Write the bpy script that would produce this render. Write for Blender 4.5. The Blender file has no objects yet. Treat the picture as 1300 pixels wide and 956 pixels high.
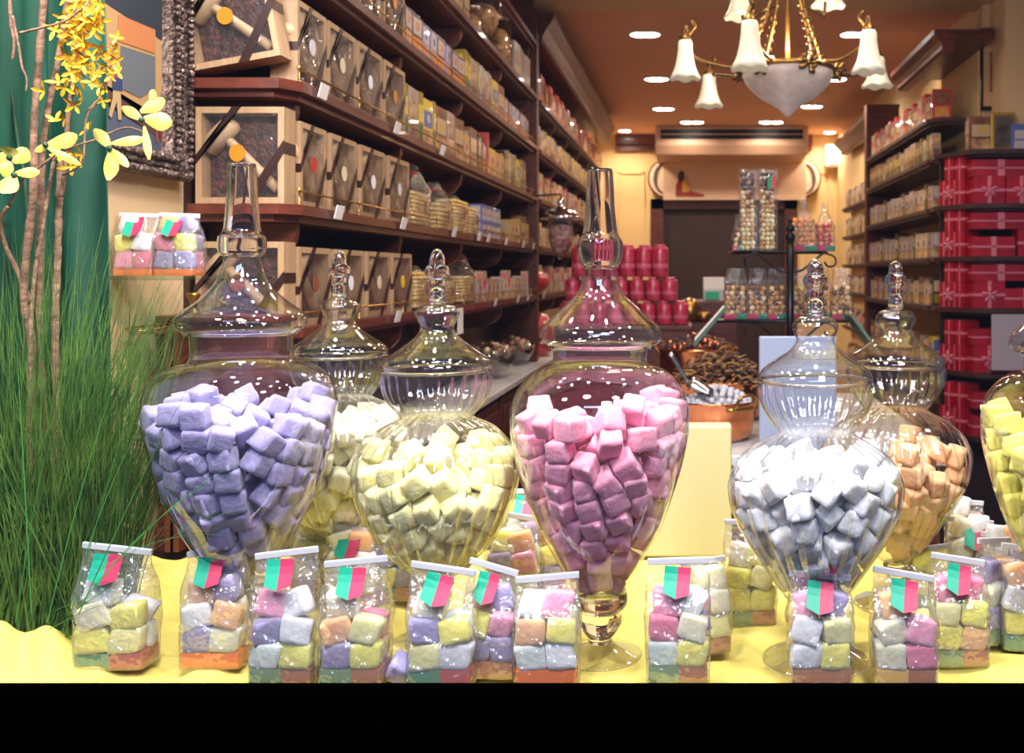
import bpy, bmesh, math, random
from mathutils import Vector, Matrix, Euler, noise
PI = math.pi
F, VX, VY, CZ = 1250.0, 880.0, 347.0, 1.39      # focal length in pixels, vanishing point, eye height
TZ = 0.90                                        # height of the display table
sc = bpy.context.scene
col = sc.collection
R = random.Random(7)

def P(x, y, Y):
    return Vector(((x-VX)/F*Y, Y, CZ-(y-VY)/F*Y))
def TY(y):                                       # depth of a table point seen at image row y
    return F*(CZ-TZ)/(y-VY)
def s2l(v):
    v /= 255.0
    return v/12.92 if v <= .04045 else ((v+.055)/1.055)**2.4
def C(r, g, b): return (s2l(r), s2l(g), s2l(b), 1)

# ------------------------------------------------------------------ materials
MATS = {}
def mat(name, color, rough=.5, metal=0, bump=0, bscale=60, spec=.5, var=0, vscale=8, c2=None, emit=None, es=0, sheen=0, trans=0, ior=1.45, wave=False, stretch=None, coat=0):
    if name in MATS: return MATS[name]
    m = bpy.data.materials.new(name); m.use_nodes = True
    n = m.node_tree.nodes; l = m.node_tree.links
    b = n['Principled BSDF']
    b.inputs['Base Color'].default_value = color
    b.inputs['Roughness'].default_value = rough
    b.inputs['Metallic'].default_value = metal
    b.inputs['Specular IOR Level'].default_value = spec
    b.inputs['Coat Weight'].default_value = coat
    if trans:
        b.inputs['Transmission Weight'].default_value = trans; b.inputs['IOR'].default_value = ior
    if emit:
        b.inputs['Emission Color'].default_value = emit; b.inputs['Emission Strength'].default_value = es
    if bump or var or c2:
        tc = n.new('ShaderNodeTexCoord'); src = tc.outputs['Object']
        if stretch:
            mp = n.new('ShaderNodeMapping'); mp.inputs['Scale'].default_value = stretch
            l.new(src, mp.inputs['Vector']); src = mp.outputs['Vector']
        if bump:
            t = n.new('ShaderNodeTexNoise'); t.inputs['Scale'].default_value = bscale; t.inputs['Detail'].default_value = 4
            l.new(src, t.inputs['Vector'])
            bp = n.new('ShaderNodeBump'); bp.inputs['Strength'].default_value = bump; bp.inputs['Distance'].default_value = .01
            l.new(t.outputs['Fac'], bp.inputs['Height']); l.new(bp.outputs['Normal'], b.inputs['Normal'])
        if c2 or var:
            if wave:
                t2 = n.new('ShaderNodeTexWave'); t2.inputs['Scale'].default_value = vscale; t2.inputs['Distortion'].default_value = 3
            else:
                t2 = n.new('ShaderNodeTexNoise'); t2.inputs['Scale'].default_value = vscale; t2.inputs['Detail'].default_value = 5
            l.new(src, t2.inputs['Vector'])
            rp = n.new('ShaderNodeValToRGB'); rp.color_ramp.elements[0].position = .35; rp.color_ramp.elements[1].position = .65
            rp.color_ramp.elements[0].color = color
            rp.color_ramp.elements[1].color = c2 if c2 else tuple(min(1, q*(1+var)) for q in color[:3])+(1,)
            l.new(t2.outputs['Fac'], rp.inputs['Fac']); l.new(rp.outputs['Color'], b.inputs['Base Color'])
    MATS[name] = m
    return m

def thin(name, tint=(1, 1, 1, 1), edge=(.8, .82, .82, 1), base=.06, k=.75, p=3.5, rough=.0, bump=0, bscale=60, haze=0, hcol=(.9, .9, .95, 1), stretch=None):
    """thin clear sheet: see-through, mirror-like towards its edges"""
    m = bpy.data.materials.new(name); m.use_nodes = True
    n = m.node_tree.nodes; l = m.node_tree.links
    n.remove(n['Principled BSDF']); out = n['Material Output']
    tr = n.new('ShaderNodeBsdfTransparent'); gl = n.new('ShaderNodeBsdfGlossy'); gl.inputs['Roughness'].default_value = rough
    lw = n.new('ShaderNodeLayerWeight'); lw.inputs['Blend'].default_value = .5
    pw = n.new('ShaderNodeMath'); pw.operation = 'POWER'; pw.inputs[1].default_value = p
    ml = n.new('ShaderNodeMath'); ml.operation = 'MULTIPLY_ADD'; ml.inputs[1].default_value = k; ml.inputs[2].default_value = base
    l.new(lw.outputs['Facing'], pw.inputs[0]); l.new(pw.outputs[0], ml.inputs[0])
    mc = n.new('ShaderNodeMix'); mc.data_type = 'RGBA'; mc.inputs[6].default_value = tint; mc.inputs[7].default_value = edge
    l.new(pw.outputs[0], mc.inputs[0]); l.new(mc.outputs[2], tr.inputs['Color'])
    mx = n.new('ShaderNodeMixShader'); l.new(ml.outputs[0], mx.inputs[0]); l.new(tr.outputs[0], mx.inputs[1]); l.new(gl.outputs[0], mx.inputs[2])
    if bump:
        tc = n.new('ShaderNodeTexCoord'); t = n.new('ShaderNodeTexNoise'); t.inputs['Scale'].default_value = bscale; t.inputs['Detail'].default_value = 2
        src = tc.outputs['Object']
        if stretch:
            mp = n.new('ShaderNodeMapping'); mp.inputs['Scale'].default_value = stretch
            l.new(src, mp.inputs['Vector']); src = mp.outputs['Vector']
        l.new(src, t.inputs['Vector'])
        bp = n.new('ShaderNodeBump'); bp.inputs['Strength'].default_value = bump; bp.inputs['Distance'].default_value = .02
        l.new(t.outputs['Fac'], bp.inputs['Height']); l.new(bp.outputs['Normal'], gl.inputs['Normal'])
    last = mx
    if haze:
        df = n.new('ShaderNodeBsdfDiffuse'); df.inputs['Color'].default_value = hcol
        m2 = n.new('ShaderNodeMixShader'); m2.inputs[0].default_value = haze
        l.new(mx.outputs[0], m2.inputs[1]); l.new(df.outputs[0], m2.inputs[2]); last = m2
    l.new(last.outputs[0], out.inputs['Surface'])
    MATS[name] = m
    return m

GLASS = thin('jar_glass', (.985, .985, .985, 1), (.88, .89, .91, 1), .12, .85, 3.0)
GLASS2 = thin('flute_glass', (.98, .98, .98, 1), (.84, .85, .87, 1), .14, .75, 2.4)
PANE = thin('window_glass', (.985, .985, .985, 1), (.9, .9, .9, 1), .03, .6, 5)
FILM = thin('cellophane', (.99, .99, .99, 1), (.86, .86, .88, 1), .15, .5, 2.0, rough=.10, bump=1.0, bscale=45, haze=.06)
FILMD = thin('display_film', (.98, .98, .98, 1), (.8, .8, .82, 1), .04, .3, 2.5, rough=.12, bump=.6, bscale=20, haze=.01)
FILMB = thin('crinkled_film', (.99, .99, .99, 1), (.9, .9, .9, 1), .14, .5, 2.0, rough=.06, bump=1.0, bscale=60, haze=.015)
SOLID = mat('solid_glass', (.97, .98, 1, 1), 0, 0, trans=1, ior=1.46)
M_WOOD = mat('dark_mahogany', C(70, 30, 20), .35, bump=.1, bscale=30, c2=C(98, 44, 28), vscale=6, stretch=(1, .2, 8))
M_WOODD = mat('very_dark_wood', C(38, 20, 16), .45, c2=C(52, 26, 20), vscale=5)
M_SHELF = mat('shelf_mahogany', C(82, 36, 26), .35, c2=C(104, 48, 34), vscale=10, stretch=(3, .3, 8), coat=.2)
M_PINE = mat('pale_pine', C(164, 128, 94), .55, c2=C(180, 146, 110), vscale=14, stretch=(8, 8, .6))
M_PINE2 = mat('hammer_wood', C(186, 150, 112), .5, c2=C(200, 166, 128), vscale=20)
M_CHOC = mat('chocolate_slab', C(38, 18, 14), .5, bump=.8, bscale=90, c2=C(92, 42, 28), vscale=70)
M_RIB = mat('brown_ribbon', C(48, 26, 22), .35)
M_BRASS = mat('brass', C(176, 134, 72), .3, 1)
M_OBRASS = mat('antique_brass', C(130, 100, 58), .42, 1, bump=.3, bscale=80)
M_COPPER = mat('copper', C(226, 142, 96), .22, 1, bump=.05, bscale=20)
M_STEEL = mat('brushed_steel', C(200, 200, 205), .25, 1)
M_CHROME = mat('chrome', C(225, 225, 230), .08, 1)
M_CREAM = mat('cream_wall_paint', C(222, 190, 132), .8, var=.04, vscale=3)
M_BEIGE = mat('beige_wall_paint', C(214, 180, 138), .8, var=.05, vscale=4)
M_CEIL = mat('terracotta_ceiling_paint', C(226, 178, 148), .85, var=.04, vscale=2)
M_FLOOR = mat('floor_tiles', C(96, 62, 44), .4, c2=C(120, 80, 56), vscale=3)
M_BLACK = mat('black_shopfront_paint', C(1, 1, 1), .9, spec=.0)
M_BLACKM = mat('black_metal', C(26, 24, 26), .35, .6)
M_WHITE = mat('white_card', C(236, 230, 230), .6)
M_MARBLE = mat('white_marble', C(226, 222, 222), .25, c2=C(204, 200, 202), vscale=12)
M_CLOTH = mat('yellow_cloth', C(228, 212, 108), .75, bump=.15, bscale=400)
M_YBOARD = mat('pale_yellow_board', C(178, 170, 128), .6)
M_GREEN = mat('green_drape', C(4, 78, 56), .7, c2=C(1, 58, 42), vscale=3, stretch=(6, 1, .5))
M_CLIP = mat('silver_clip', C(228, 228, 236), .3, .25)
M_TEAL = mat('teal_ribbon_half', C(20, 160, 130), .45)
M_MAG = mat('crimson_ribbon_half', C(186, 50, 90), .45)
M_RED = mat('red_paper', C(180, 16, 42), .4, c2=C(150, 10, 32), vscale=15)
M_PRIB = mat('pink_ribbon', C(216, 120, 136), .35)
M_ORBASE = mat('orange_card', C(248, 120, 20), .5)
M_GRBASE = mat('sage_card', C(130, 158, 112), .5)
M_BRBASE = mat('tan_brown_card', C(184, 118, 78), .5)
M_YLBASE = mat('amber_card', C(236, 190, 96), .5)
M_PETAL = mat('pale_yellow_petal', C(226, 200, 74), .55, c2=C(240, 226, 130), vscale=40)
M_FORS = mat('golden_petal', C(206, 142, 8), .55, c2=C(232, 190, 40), vscale=60)
M_BARK = mat('willow_bark', C(150, 110, 86), .8, bump=.6, bscale=80, c2=C(104, 76, 60), vscale=40)
M_BARKL = mat('pale_cut_twig', C(150, 118, 90), .8, bump=.6, bscale=80, c2=C(112, 84, 64), vscale=40)
M_GSTEM = mat('dark_green_stem', C(26, 66, 40), .6)
M_FRAME = mat('tarnished_silver_frame', C(136, 114, 104), .35, .7, bump=1, bscale=120, c2=C(60, 46, 42), vscale=90)

# grass blade material: several greens by blade height
M_GRASS = mat('grass_blades', C(32, 76, 30), .5, c2=C(100, 134, 54), vscale=22)
M_GRASSL = mat('bright_grass_blades', C(84, 170, 84), .5)

# ------------------------------------------------------------------ mesh building
class MB:
    def __init__(s): s.v = []; s.f = []; s.m = []; s.mi = 0
    def add(s, vs, fs, mi=None):
        o = len(s.v); s.v += [tuple(v) for v in vs]
        s.f += [tuple(i+o for i in f) for f in fs]; s.m += [s.mi if mi is None else mi]*len(fs)
        return s
    def box(s, x0, x1, y0, y1, z0, z1, mi=None):
        return s.add([(x, y, z) for x in (x0, x1) for y in (y0, y1) for z in (z0, z1)],
            [(0, 1, 3, 2), (4, 6, 7, 5), (0, 4, 5, 1), (2, 3, 7, 6), (0, 2, 6, 4), (1, 5, 7, 3)], mi)
    def cbox(s, c, d, rot=None, mi=None):
        vs = [Vector((a*d[0]/2, b*d[1]/2, e*d[2]/2)) for a in (-1, 1) for b in (-1, 1) for e in (-1, 1)]
        if rot is not None: vs = [rot @ v for v in vs]
        c = Vector(c)
        return s.add([v+c for v in vs], [(0, 1, 3, 2), (4, 6, 7, 5), (0, 4, 5, 1), (2, 3, 7, 6), (0, 2, 6, 4), (1, 5, 7, 3)], mi)
    def prism(s, pts, d, mi=None):
        """pts: planar 3D outline, d: extrusion vector"""
        n = len(pts); d = Vector(d); a = [Vector(p) for p in pts]
        return s.add(a+[p+d for p in a], [tuple(range(n))[::-1], tuple(range(n, 2*n))]+[(i, (i+1) % n, (i+1) % n+n, i+n) for i in range(n)], mi)
    def tube(s, pts, r, n=8, mi=None, caps=True):
        pts = [Vector(p) for p in pts]; k = len(pts)
        rr = r if isinstance(r, (list, tuple)) else [r]*k
        vs = []; u = None
        for i, p in enumerate(pts):
            t = (pts[min(i+1, k-1)]-pts[max(i-1, 0)]).normalized()
            if u is None:
                u = t.cross(Vector((0, 0, 1)))
                if u.length < .1: u = t.cross(Vector((0, 1, 0)))
            u = (u-t*u.dot(t)).normalized(); w = t.cross(u)
            for j in range(n):
                a = 2*PI*j/n; vs.append(p+(u*math.cos(a)+w*math.sin(a))*rr[i])
        fs = [(i*n+j, i*n+(j+1) % n, (i+1)*n+(j+1) % n, (i+1)*n+j) for i in range(k-1) for j in range(n)]
        if caps: fs += [tuple(range(n))[::-1], tuple(range((k-1)*n, k*n))]
        return s.add(vs, fs, mi)
    def lathe(s, prof, c=(0, 0, 0), n=48, flute=0, fn=28, flo=-1e9, fhi=1e9, mi=None, wav=None):
        vs = []; c = Vector(c); idx = []
        for (r, z) in prof:
            if r <= 1e-6:
                idx.append([len(vs)]); vs.append(c+Vector((0, 0, z))); continue
            row = []
            for j in range(n):
                a = 2*PI*j/n; q = r; zz = z
                if flute and flo < z < fhi: q = r*(1+flute*math.cos(fn*a))
                if wav: zz = z+wav(r, z, a)
                row.append(len(vs)); vs.append(c+Vector((q*math.cos(a), q*math.sin(a), zz)))
            idx.append(row)
        fs = []
        for A, B in zip(idx, idx[1:]):
            if len(A) == 1 and len(B) == 1: continue
            for j in range(n):
                k = (j+1) % n
                if len(A) == 1: fs.append((A[0], B[j], B[k]))
                elif len(B) == 1: fs.append((A[j], B[0], A[k]))
                else: fs.append((A[j], B[j], B[k], A[k]))
        return s.add(vs, fs, mi)
    def ball(s, c, r, n=10, sq=(1, 1, 1), mi=None):
        prof = [(math.sin(PI*i/(n//2+1))*r*sq[0], math.cos(PI*i/(n//2+1))*r*sq[2]) for i in range(n//2+2)]
        prof[0] = (0, r*sq[2]); prof[-1] = (0, -r*sq[2])
        return s.lathe(prof, c, n, mi=mi)
    def build(s, name, mats, parent=None, smooth=False, bevel=0, center=True):
        me = bpy.data.meshes.new(name)
        vs = s.v
        o = bpy.data.objects.new(name, me)
        if parent is not None:
            w = wloc(parent); vs = [(v[0]-w[0], v[1]-w[1], v[2]-w[2]) for v in vs]
            o.parent = parent
        elif center:
            xs = [v[0] for v in vs]; ys = [v[1] for v in vs]; zs = [v[2] for v in vs]
            w = ((min(xs)+max(xs))/2, (min(ys)+max(ys))/2, min(zs))
            vs = [(v[0]-w[0], v[1]-w[1], v[2]-w[2]) for v in vs]; o.location = w
        me.from_pydata(vs, [], s.f)
        if not isinstance(mats, (list, tuple)): mats = [mats]
        for m in mats: me.materials.append(m)
        me.polygons.foreach_set('material_index', s.m)
        if smooth is True: me.polygons.foreach_set('use_smooth', [True]*len(me.polygons))
        bm = bmesh.new(); bm.from_mesh(me); bmesh.ops.recalc_face_normals(bm, faces=bm.faces)
        bm.to_mesh(me); bm.free()
        if bevel:
            b = o.modifiers.new('b', 'BEVEL'); b.width = bevel; b.segments = 2; b.limit_method = 'ANGLE'
        me.update()
        col.objects.link(o)
        return o
def wloc(o):
    v = Vector((0, 0, 0))
    while o is not None: v = v+Vector(o.location); o = o.parent
    return v
def tag(o, label, cat, group=None, kind=None):
    if label: o['label'] = label
    if cat: o['category'] = cat
    if group: o['group'] = group
    if kind: o['kind'] = kind
    return o
def thing(name, loc, label, cat, group=None, rz=0):
    o = bpy.data.objects.new(name, None); o.empty_display_size = .02; o.location = loc; o.rotation_euler = (0, 0, rz)
    col.objects.link(o); return tag(o, label, cat, group)
def dup(o, parent=None):
    c = o.copy(); col.objects.link(c)
    if parent is not None: c.parent = parent
    for ch in list(o.children): dup(ch, c)
    return c
def struct_(name, mb, m, bevel=0, parent=None):
    o = mb.build(name, m, parent, bevel=bevel)
    if parent is None: o['kind'] = 'structure'
    return o
def bez(pts, n=6):
    """Catmull-Rom through points"""
    pts = [Vector(p) for p in pts]; out = []
    for i in range(len(pts)-1):
        a = pts[max(i-1, 0)]; b = pts[i]; c = pts[i+1]; d = pts[min(i+2, len(pts)-1)]
        for k in range(n):
            t = k/n
            out.append(.5*((2*b)+(c-a)*t+(2*a-5*b+4*c-d)*t*t+(3*b-a-3*c+d)*t**3))
    out.append(pts[-1]); return out
# marshmallow places in each jar: x, y, z in half millimetres, turns in 1/40 radian, size in 0.1 mm
PACK = {
'lavender': [(35,30,228,-39,-112,10,248),(-2,-12,189,-58,0,119,259),(-6,2,268,-66,1,-117,257),(8,-54,238,23,-4,0,266),(61,-11,244,-29,-96,-8,245),
(-24,56,250,19,100,21,256),(-54,-7,231,-42,-8,-60,251),(-1,12,319,4,-66,59,250),(-2,70,310,10,-77,-74,254),(-80,1,286,32,-57,27,257),
(-56,-59,283,64,-82,23,262),(-65,52,293,54,43,-12,262),(54,6,312,-65,0,66,257),(61,-52,295,-46,-5,2,265),(46,56,274,-24,6,-3,268),
(13,-86,279,72,-39,-69,245),(54,-5,369,-5,0,-62,274),(0,119,347,-4,-16,-62,261),(0,66,367,11,-77,-74,269),(2,-46,320,-14,7,-125,260),
(3,-109,327,53,44,54,271),(-84,-71,326,-4,43,23,259),(-115,-3,340,7,14,-124,263),(-96,64,333,52,-82,-12,251),(64,85,321,-10,-44,47,269),
(-54,1,339,-67,0,-1,270),(-1,-1,368,-5,60,59,244),(116,-10,340,81,4,61,263),(65,-85,338,33,80,-73,260),(4,88,413,15,-49,51,244),
(-118,66,383,18,-1,-78,266),(59,109,374,55,-14,-62,274),(139,-5,387,-18,-4,-64,264),(-5,-134,374,56,44,54,263),(-52,115,375,68,-41,57,271),
(6,142,395,55,46,-73,273),(0,-68,366,6,14,-62,244),(-137,8,387,-78,47,-18,274),(116,49,372,44,-2,-59,274),(55,49,388,119,-59,7,255),
(50,-120,378,-52,-46,-73,250),(-70,2,394,62,-2,-2,259),(-50,53,391,45,67,-20,244),(-56,-53,391,-51,57,11,268),(-118,-51,377,103,6,61,270),
(-58,-114,376,-4,-106,-63,265),(117,-60,379,72,86,5,266),(83,-5,418,-121,-58,-1,250),(-9,-6,418,43,66,-67,255),(49,-71,399,-47,-78,46,263),
(159,-1,440,-51,78,9,274),(-60,142,420,-19,10,11,247),(142,-61,425,12,-105,-17,253),(-12,-155,426,55,49,52,270),(-7,-86,412,-69,-14,64,262),
(-74,-67,440,63,6,-117,249),(-148,-47,425,24,-83,-15,269),(43,-94,447,44,48,46,266),(140,55,421,-74,-8,-72,245),(-89,-8,445,65,61,-17,254),
(-5,107,461,64,-15,-76,254),(71,-7,472,-61,5,11,268),(1,163,445,67,15,63,258),(84,53,436,105,-59,7,250),(-80,59,443,-50,4,-71,267),
(-137,79,430,-18,-1,42,251),(46,-144,424,-6,-110,-57,269),(-159,25,433,-52,-79,-18,247),(-17,7,469,64,3,-55,251),(-71,-137,427,-48,1,-15,271),
(99,111,424,-5,47,-82,267),(-34,61,488,-32,33,33,249),(156,66,470,61,12,15,265),(-54,161,474,9,11,71,269),(-166,-28,472,42,43,-15,258),
(161,-49,474,56,15,-4,244),(-101,51,490,65,50,3,246),(-15,-168,476,68,13,-60,252),(-16,-104,461,51,8,-119,263),(-170,35,484,52,3,53,259),
(-87,-76,490,-63,-6,12,267),(121,14,514,62,-112,10,251),(43,-164,476,22,-77,49,273),(32,-116,492,25,-48,-80,246),(10,172,499,-14,51,-78,268),
(72,146,474,-20,-47,54,270),(-98,-14,496,-21,-65,-17,262),(175,11,494,17,75,21,262),(-148,91,483,-52,2,-84,262),(-37,-12,524,2,12,-50,266),
(50,80,482,-42,-3,-74,267),(-84,-149,479,76,3,-20,263),(-27,-183,527,-9,2,120,252),(78,167,526,116,-3,-16,260),(-34,-36,570,64,50,69,251),
(167,75,520,-5,-52,21,250),(-91,-159,530,-60,-14,42,258),(-128,-93,447,-18,115,-56,255),(-176,-18,536,-6,-76,32,271),(-25,-123,508,-6,-114,-63,244),
(-61,41,535,30,-40,-92,265),(119,117,483,57,29,28,255),(-98,-23,550,109,61,-17,268),(112,-106,431,21,10,53,255),(36,-178,530,61,-12,68,262),
(-54,102,526,-107,36,18,261),(69,-6,526,-61,5,10,267),(21,187,549,-3,-114,58,263),(-48,175,526,72,11,73,275),(94,-67,492,-40,-36,23,250),
(-112,141,523,15,-104,19,274),(187,22,546,-5,9,5,266),(-101,-88,540,-4,57,11,251),(-35,190,577,54,-10,-56,260),(79,175,576,3,-116,46,246),
(-31,17,592,54,12,-69,266),(-27,-74,611,-69,12,-76,252),(24,-25,561,27,-43,-19,254),(-85,-170,586,-4,5,-93,264),(-155,7,595,-65,-4,-91,253),
(117,-48,542,-6,50,-107,255),(-124,43,540,-75,3,52,259),(174,80,570,115,-2,-47,252),(94,69,515,18,36,13,270),(-151,-80,493,-16,113,-52,273),
(-49,-121,561,71,0,-34,267),(135,-103,483,-50,-113,-20,273),(36,-190,580,-65,-12,70,249),(-176,55,534,53,52,-19,253),(-90,-16,603,-87,61,-19,265),
(-20,-189,581,0,9,-62,273),(26,195,599,9,-51,48,244),(-110,-76,591,63,119,1,260),(128,135,540,-73,-4,-28,265),(-93,-16,657,2,0,-79,272),
(-166,-85,549,-96,44,-17,271),(-28,-55,478,18,-76,53,273),(11,-118,597,85,47,55,248),(157,-97,534,11,-115,-21,265),(-12,-29,629,-50,11,-10,258),
(-153,5,645,-59,-2,88,246),(-88,95,563,-41,-17,-22,247),(-22,-195,635,62,9,-68,267),(179,-43,524,-73,-9,-70,256),(-66,-119,612,-61,8,-85,251),
(14,45,522,25,-13,-22,255),(-130,-143,584,-5,13,-94,246),(-149,115,565,-19,-33,50,271),(79,178,629,-73,-54,60,267),(115,65,578,51,-110,2,274),
(135,-41,592,-12,-3,-50,270),(48,-37,605,76,16,10,258),(124,142,593,64,73,50,260),(9,122,521,-51,120,1,266),(-97,165,568,-77,20,17,247),
(-169,-106,615,-4,-120,-40,260),(-129,143,606,41,21,15,248),(-81,-180,638,-6,-3,109,270),(-98,-32,712,61,-65,-19,274),(23,-54,497,6,-109,68,256),
(89,0,575,2,5,12,246),(-29,136,577,-92,10,71,257),(103,-142,514,-43,17,48,260),(69,-135,594,-26,47,72,267),(50,79,552,20,107,48,252),
(61,182,681,-61,-9,-76,256),(142,20,614,-23,-118,7,245),(170,-86,594,-5,12,12,252),(-116,53,605,100,48,6,275),(128,146,646,10,3,101,262),
(187,-27,573,75,5,69,252),(7,-81,554,-67,-13,67,268),(70,-94,549,20,-85,59,274),(22,-129,539,-70,-13,68,246),(-138,22,695,-86,-58,10,269),
(4,77,582,-31,-90,11,257),(79,26,629,20,-110,30,246),(42,49,604,105,-18,49,257),(-74,177,630,-16,-23,22,274),(194,27,611,41,-118,7,269),
(-191,-44,597,-67,11,71,268),(-57,81,616,-31,1,26,257),(-132,-68,640,91,-69,0,258),(-182,61,587,-57,0,-91,252),(174,94,619,62,-52,21,245),
(126,-140,565,21,-115,-29,267),],
'cream': [(34,30,230,-25,24,0,274),(-22,61,240,88,25,72,263),(-63,1,238,-66,-25,-1,256),(60,-31,239,44,38,-19,261),(-13,4,271,60,-3,64,245),
(-4,-25,209,-4,-28,-64,272),(-3,1,323,3,-2,-1,275),(71,59,262,-33,-4,-31,272),(-12,-69,241,-35,-123,-3,271),(44,-76,272,4,49,-65,267),
(16,95,264,13,-30,39,259),(-103,6,279,66,43,0,258),(54,-6,302,96,-49,31,261),(-70,57,271,-2,-24,124,269),(-68,-65,273,-40,35,69,268),
(104,-67,304,42,22,-23,268),(-132,-8,326,50,-84,11,275),(4,55,313,-58,3,-63,262),(-63,-2,309,69,-20,-3,248),(-115,62,309,-22,-90,7,246),
(-69,-108,307,80,-23,40,255),(-6,-55,313,3,-30,117,246),(-13,-112,285,-73,-44,-55,248),(-27,-21,372,23,-59,-91,244),(78,-5,352,3,-13,-103,274),
(96,79,314,-83,-11,-43,267),(106,-3,283,-111,2,63,261),(41,120,308,-88,7,-18,256),(-12,51,362,86,57,23,248),(-87,-52,345,-106,14,-65,257),
(129,-57,352,-47,90,5,245),(-39,-13,423,-122,0,-26,264),(12,-137,329,-65,19,-59,275),(-42,114,299,87,-101,0,262),(-88,108,330,37,23,93,252),
(-158,-33,371,-122,47,12,245),(137,2,326,-58,77,6,251),(35,-72,340,-30,-1,-68,250),(93,121,359,45,-1,-26,264),(102,-7,404,-1,13,30,267),
(-31,-95,355,-13,-10,-79,245),(-135,53,361,-19,121,-42,271),(-12,138,336,-86,-25,-57,268),(135,59,360,82,-35,-23,264),(-48,-43,476,-109,39,37,244),
(153,-57,396,-101,11,52,251),(-84,-2,361,-16,19,115,266),(-15,-163,380,-75,-48,-54,252),(160,0,372,48,-2,-61,256),(-159,-60,425,-13,-56,-109,258),
(67,-72,384,-92,90,-4,274),(-14,38,413,-5,2,100,271),(114,-3,456,41,50,-92,259),(-67,-76,399,-57,-31,99,262),(38,10,412,-44,-66,-43,272),
(-107,17,424,-14,-34,77,274),(-177,-7,456,-56,29,-55,254),(-102,89,389,82,9,-35,275),(-66,-74,514,-116,35,34,251),(10,-171,435,66,-7,69,273),
(36,154,375,80,18,53,268),(94,-70,433,-88,-36,-3,269),(118,36,499,-42,84,43,245),(173,3,423,7,74,7,257),(55,59,353,12,26,15,266),
(98,-114,354,-30,-36,1,266),(-100,-46,428,-88,22,62,256),(78,-111,476,26,-28,-77,256),(58,-148,383,38,17,-45,273),(125,60,542,43,-8,-35,244),
(-88,-107,545,60,94,29,249),(10,-170,489,-119,-4,45,255),(172,-17,484,117,-4,-19,246),(-47,95,409,-83,-9,91,258),(-159,14,515,35,-29,59,263),
(-118,-17,473,-81,22,63,275),(-95,79,449,45,114,3,266),(73,54,456,-32,44,-4,265),(112,128,408,-4,-80,-87,244),(54,153,431,-62,-109,-2,250),
(108,-136,419,-54,21,31,260),(145,8,536,18,-5,-116,274),(33,82,415,45,-20,28,247),(-18,53,466,-37,57,23,250),(29,58,505,-91,-18,-4,259),
(-84,146,434,-100,4,-55,266),(69,-148,511,45,-23,88,249),(-128,51,485,-112,16,-53,252),(0,-141,542,-21,-56,-39,267),(90,146,471,17,46,-125,262),
(95,58,398,35,-5,-57,266),(-102,96,544,42,39,10,258),(12,-105,393,-19,91,-5,256),(36,107,482,-61,-38,39,244),(139,99,491,7,-70,-44,261),
(-5,138,430,-35,-20,-123,250),(-121,121,473,28,35,31,254),(34,-111,451,-15,106,5,250),(-117,-118,428,-96,14,-30,273),(150,-97,454,0,-107,39,249),
(44,165,490,-5,16,-12,254),(144,83,429,-94,8,84,268),(-72,35,492,7,-37,-71,248),(23,2,470,-12,-3,-35,247),(-98,-137,495,-51,29,47,265),
(-32,-100,429,82,-32,-18,245),(-59,150,379,19,25,-99,261),(-36,117,474,-36,-2,74,250),(-11,158,517,48,32,-12,265),(168,45,473,73,11,81,248),
(-131,-84,368,24,-1,-41,245),(76,10,522,32,91,61,271),(153,-70,500,44,2,-20,272),(-67,100,511,12,33,-96,252),(-71,-136,375,-63,-7,108,263),
(-69,-153,425,-74,-56,-21,245),(-79,141,513,6,28,-102,266),(88,125,525,-53,-13,100,268),(17,-43,415,72,82,-16,263),(-111,2,536,78,41,-58,269),
(-48,168,477,-67,-91,13,272),(-23,-112,494,16,0,-29,271),(66,-39,486,-81,40,-51,268),(-92,-85,466,-33,22,63,259),(120,-110,511,89,97,-1,250),
(45,134,541,-14,-116,40,249),(-51,-169,473,70,-56,-21,263),],
'yellow': [(20,-14,211,100,18,-39,251),(1,-60,234,16,-23,-89,272),(-2,52,226,27,15,-12,266),(0,12,272,-5,42,-67,271),(-52,-6,225,66,-95,1,256),
(66,-6,239,-57,-95,-4,274),(-48,-84,268,-55,30,-84,274),(-57,66,259,-58,-27,72,259),(-90,-19,261,6,-95,1,271),(61,-62,263,16,97,2,260),
(29,-35,297,25,23,-110,272),(5,94,267,41,97,38,266),(59,58,264,-91,-36,31,262),(103,5,279,-62,94,3,275),(-9,4,340,70,42,-64,264),
(-52,111,300,-13,87,64,261),(140,5,324,3,44,-121,245),(23,56,315,-83,19,-5,273),(33,125,320,0,84,65,265),(26,-77,334,65,24,60,248),
(70,5,321,10,-95,2,256),(97,77,304,66,85,31,274),(-86,-97,315,-104,-1,-34,266),(104,-49,297,59,-34,6,253),(38,19,379,-29,-16,-66,254),
(11,-111,284,-84,31,38,264),(-127,-6,308,-65,-21,2,263),(-59,27,309,92,-1,-10,274),(-154,2,354,-46,-1,-64,247),(-41,143,344,-6,-18,-52,248),
(-33,40,381,1,-89,-53,254),(158,9,375,55,-48,7,263),(-28,74,336,44,-26,-52,269),(17,156,364,7,79,67,251),(-107,-111,360,58,42,26,245),
(101,5,375,24,81,24,262),(-87,-13,341,-32,-94,40,246),(-32,-54,338,111,6,54,260),(100,114,353,17,125,-28,253),(80,-102,324,72,-25,-85,250),
(-20,-137,327,14,108,58,260),(-2,17,425,-48,-28,-52,245),(-103,79,336,-30,112,-7,272),(56,-32,427,-83,42,44,267),(-105,-42,378,0,94,41,260),
(41,-137,351,-28,-33,-79,254),(169,31,429,-57,71,14,268),(-63,-90,385,-4,-21,29,269),(11,-43,381,17,-105,50,269),(-38,-154,376,-27,43,24,271),
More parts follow.
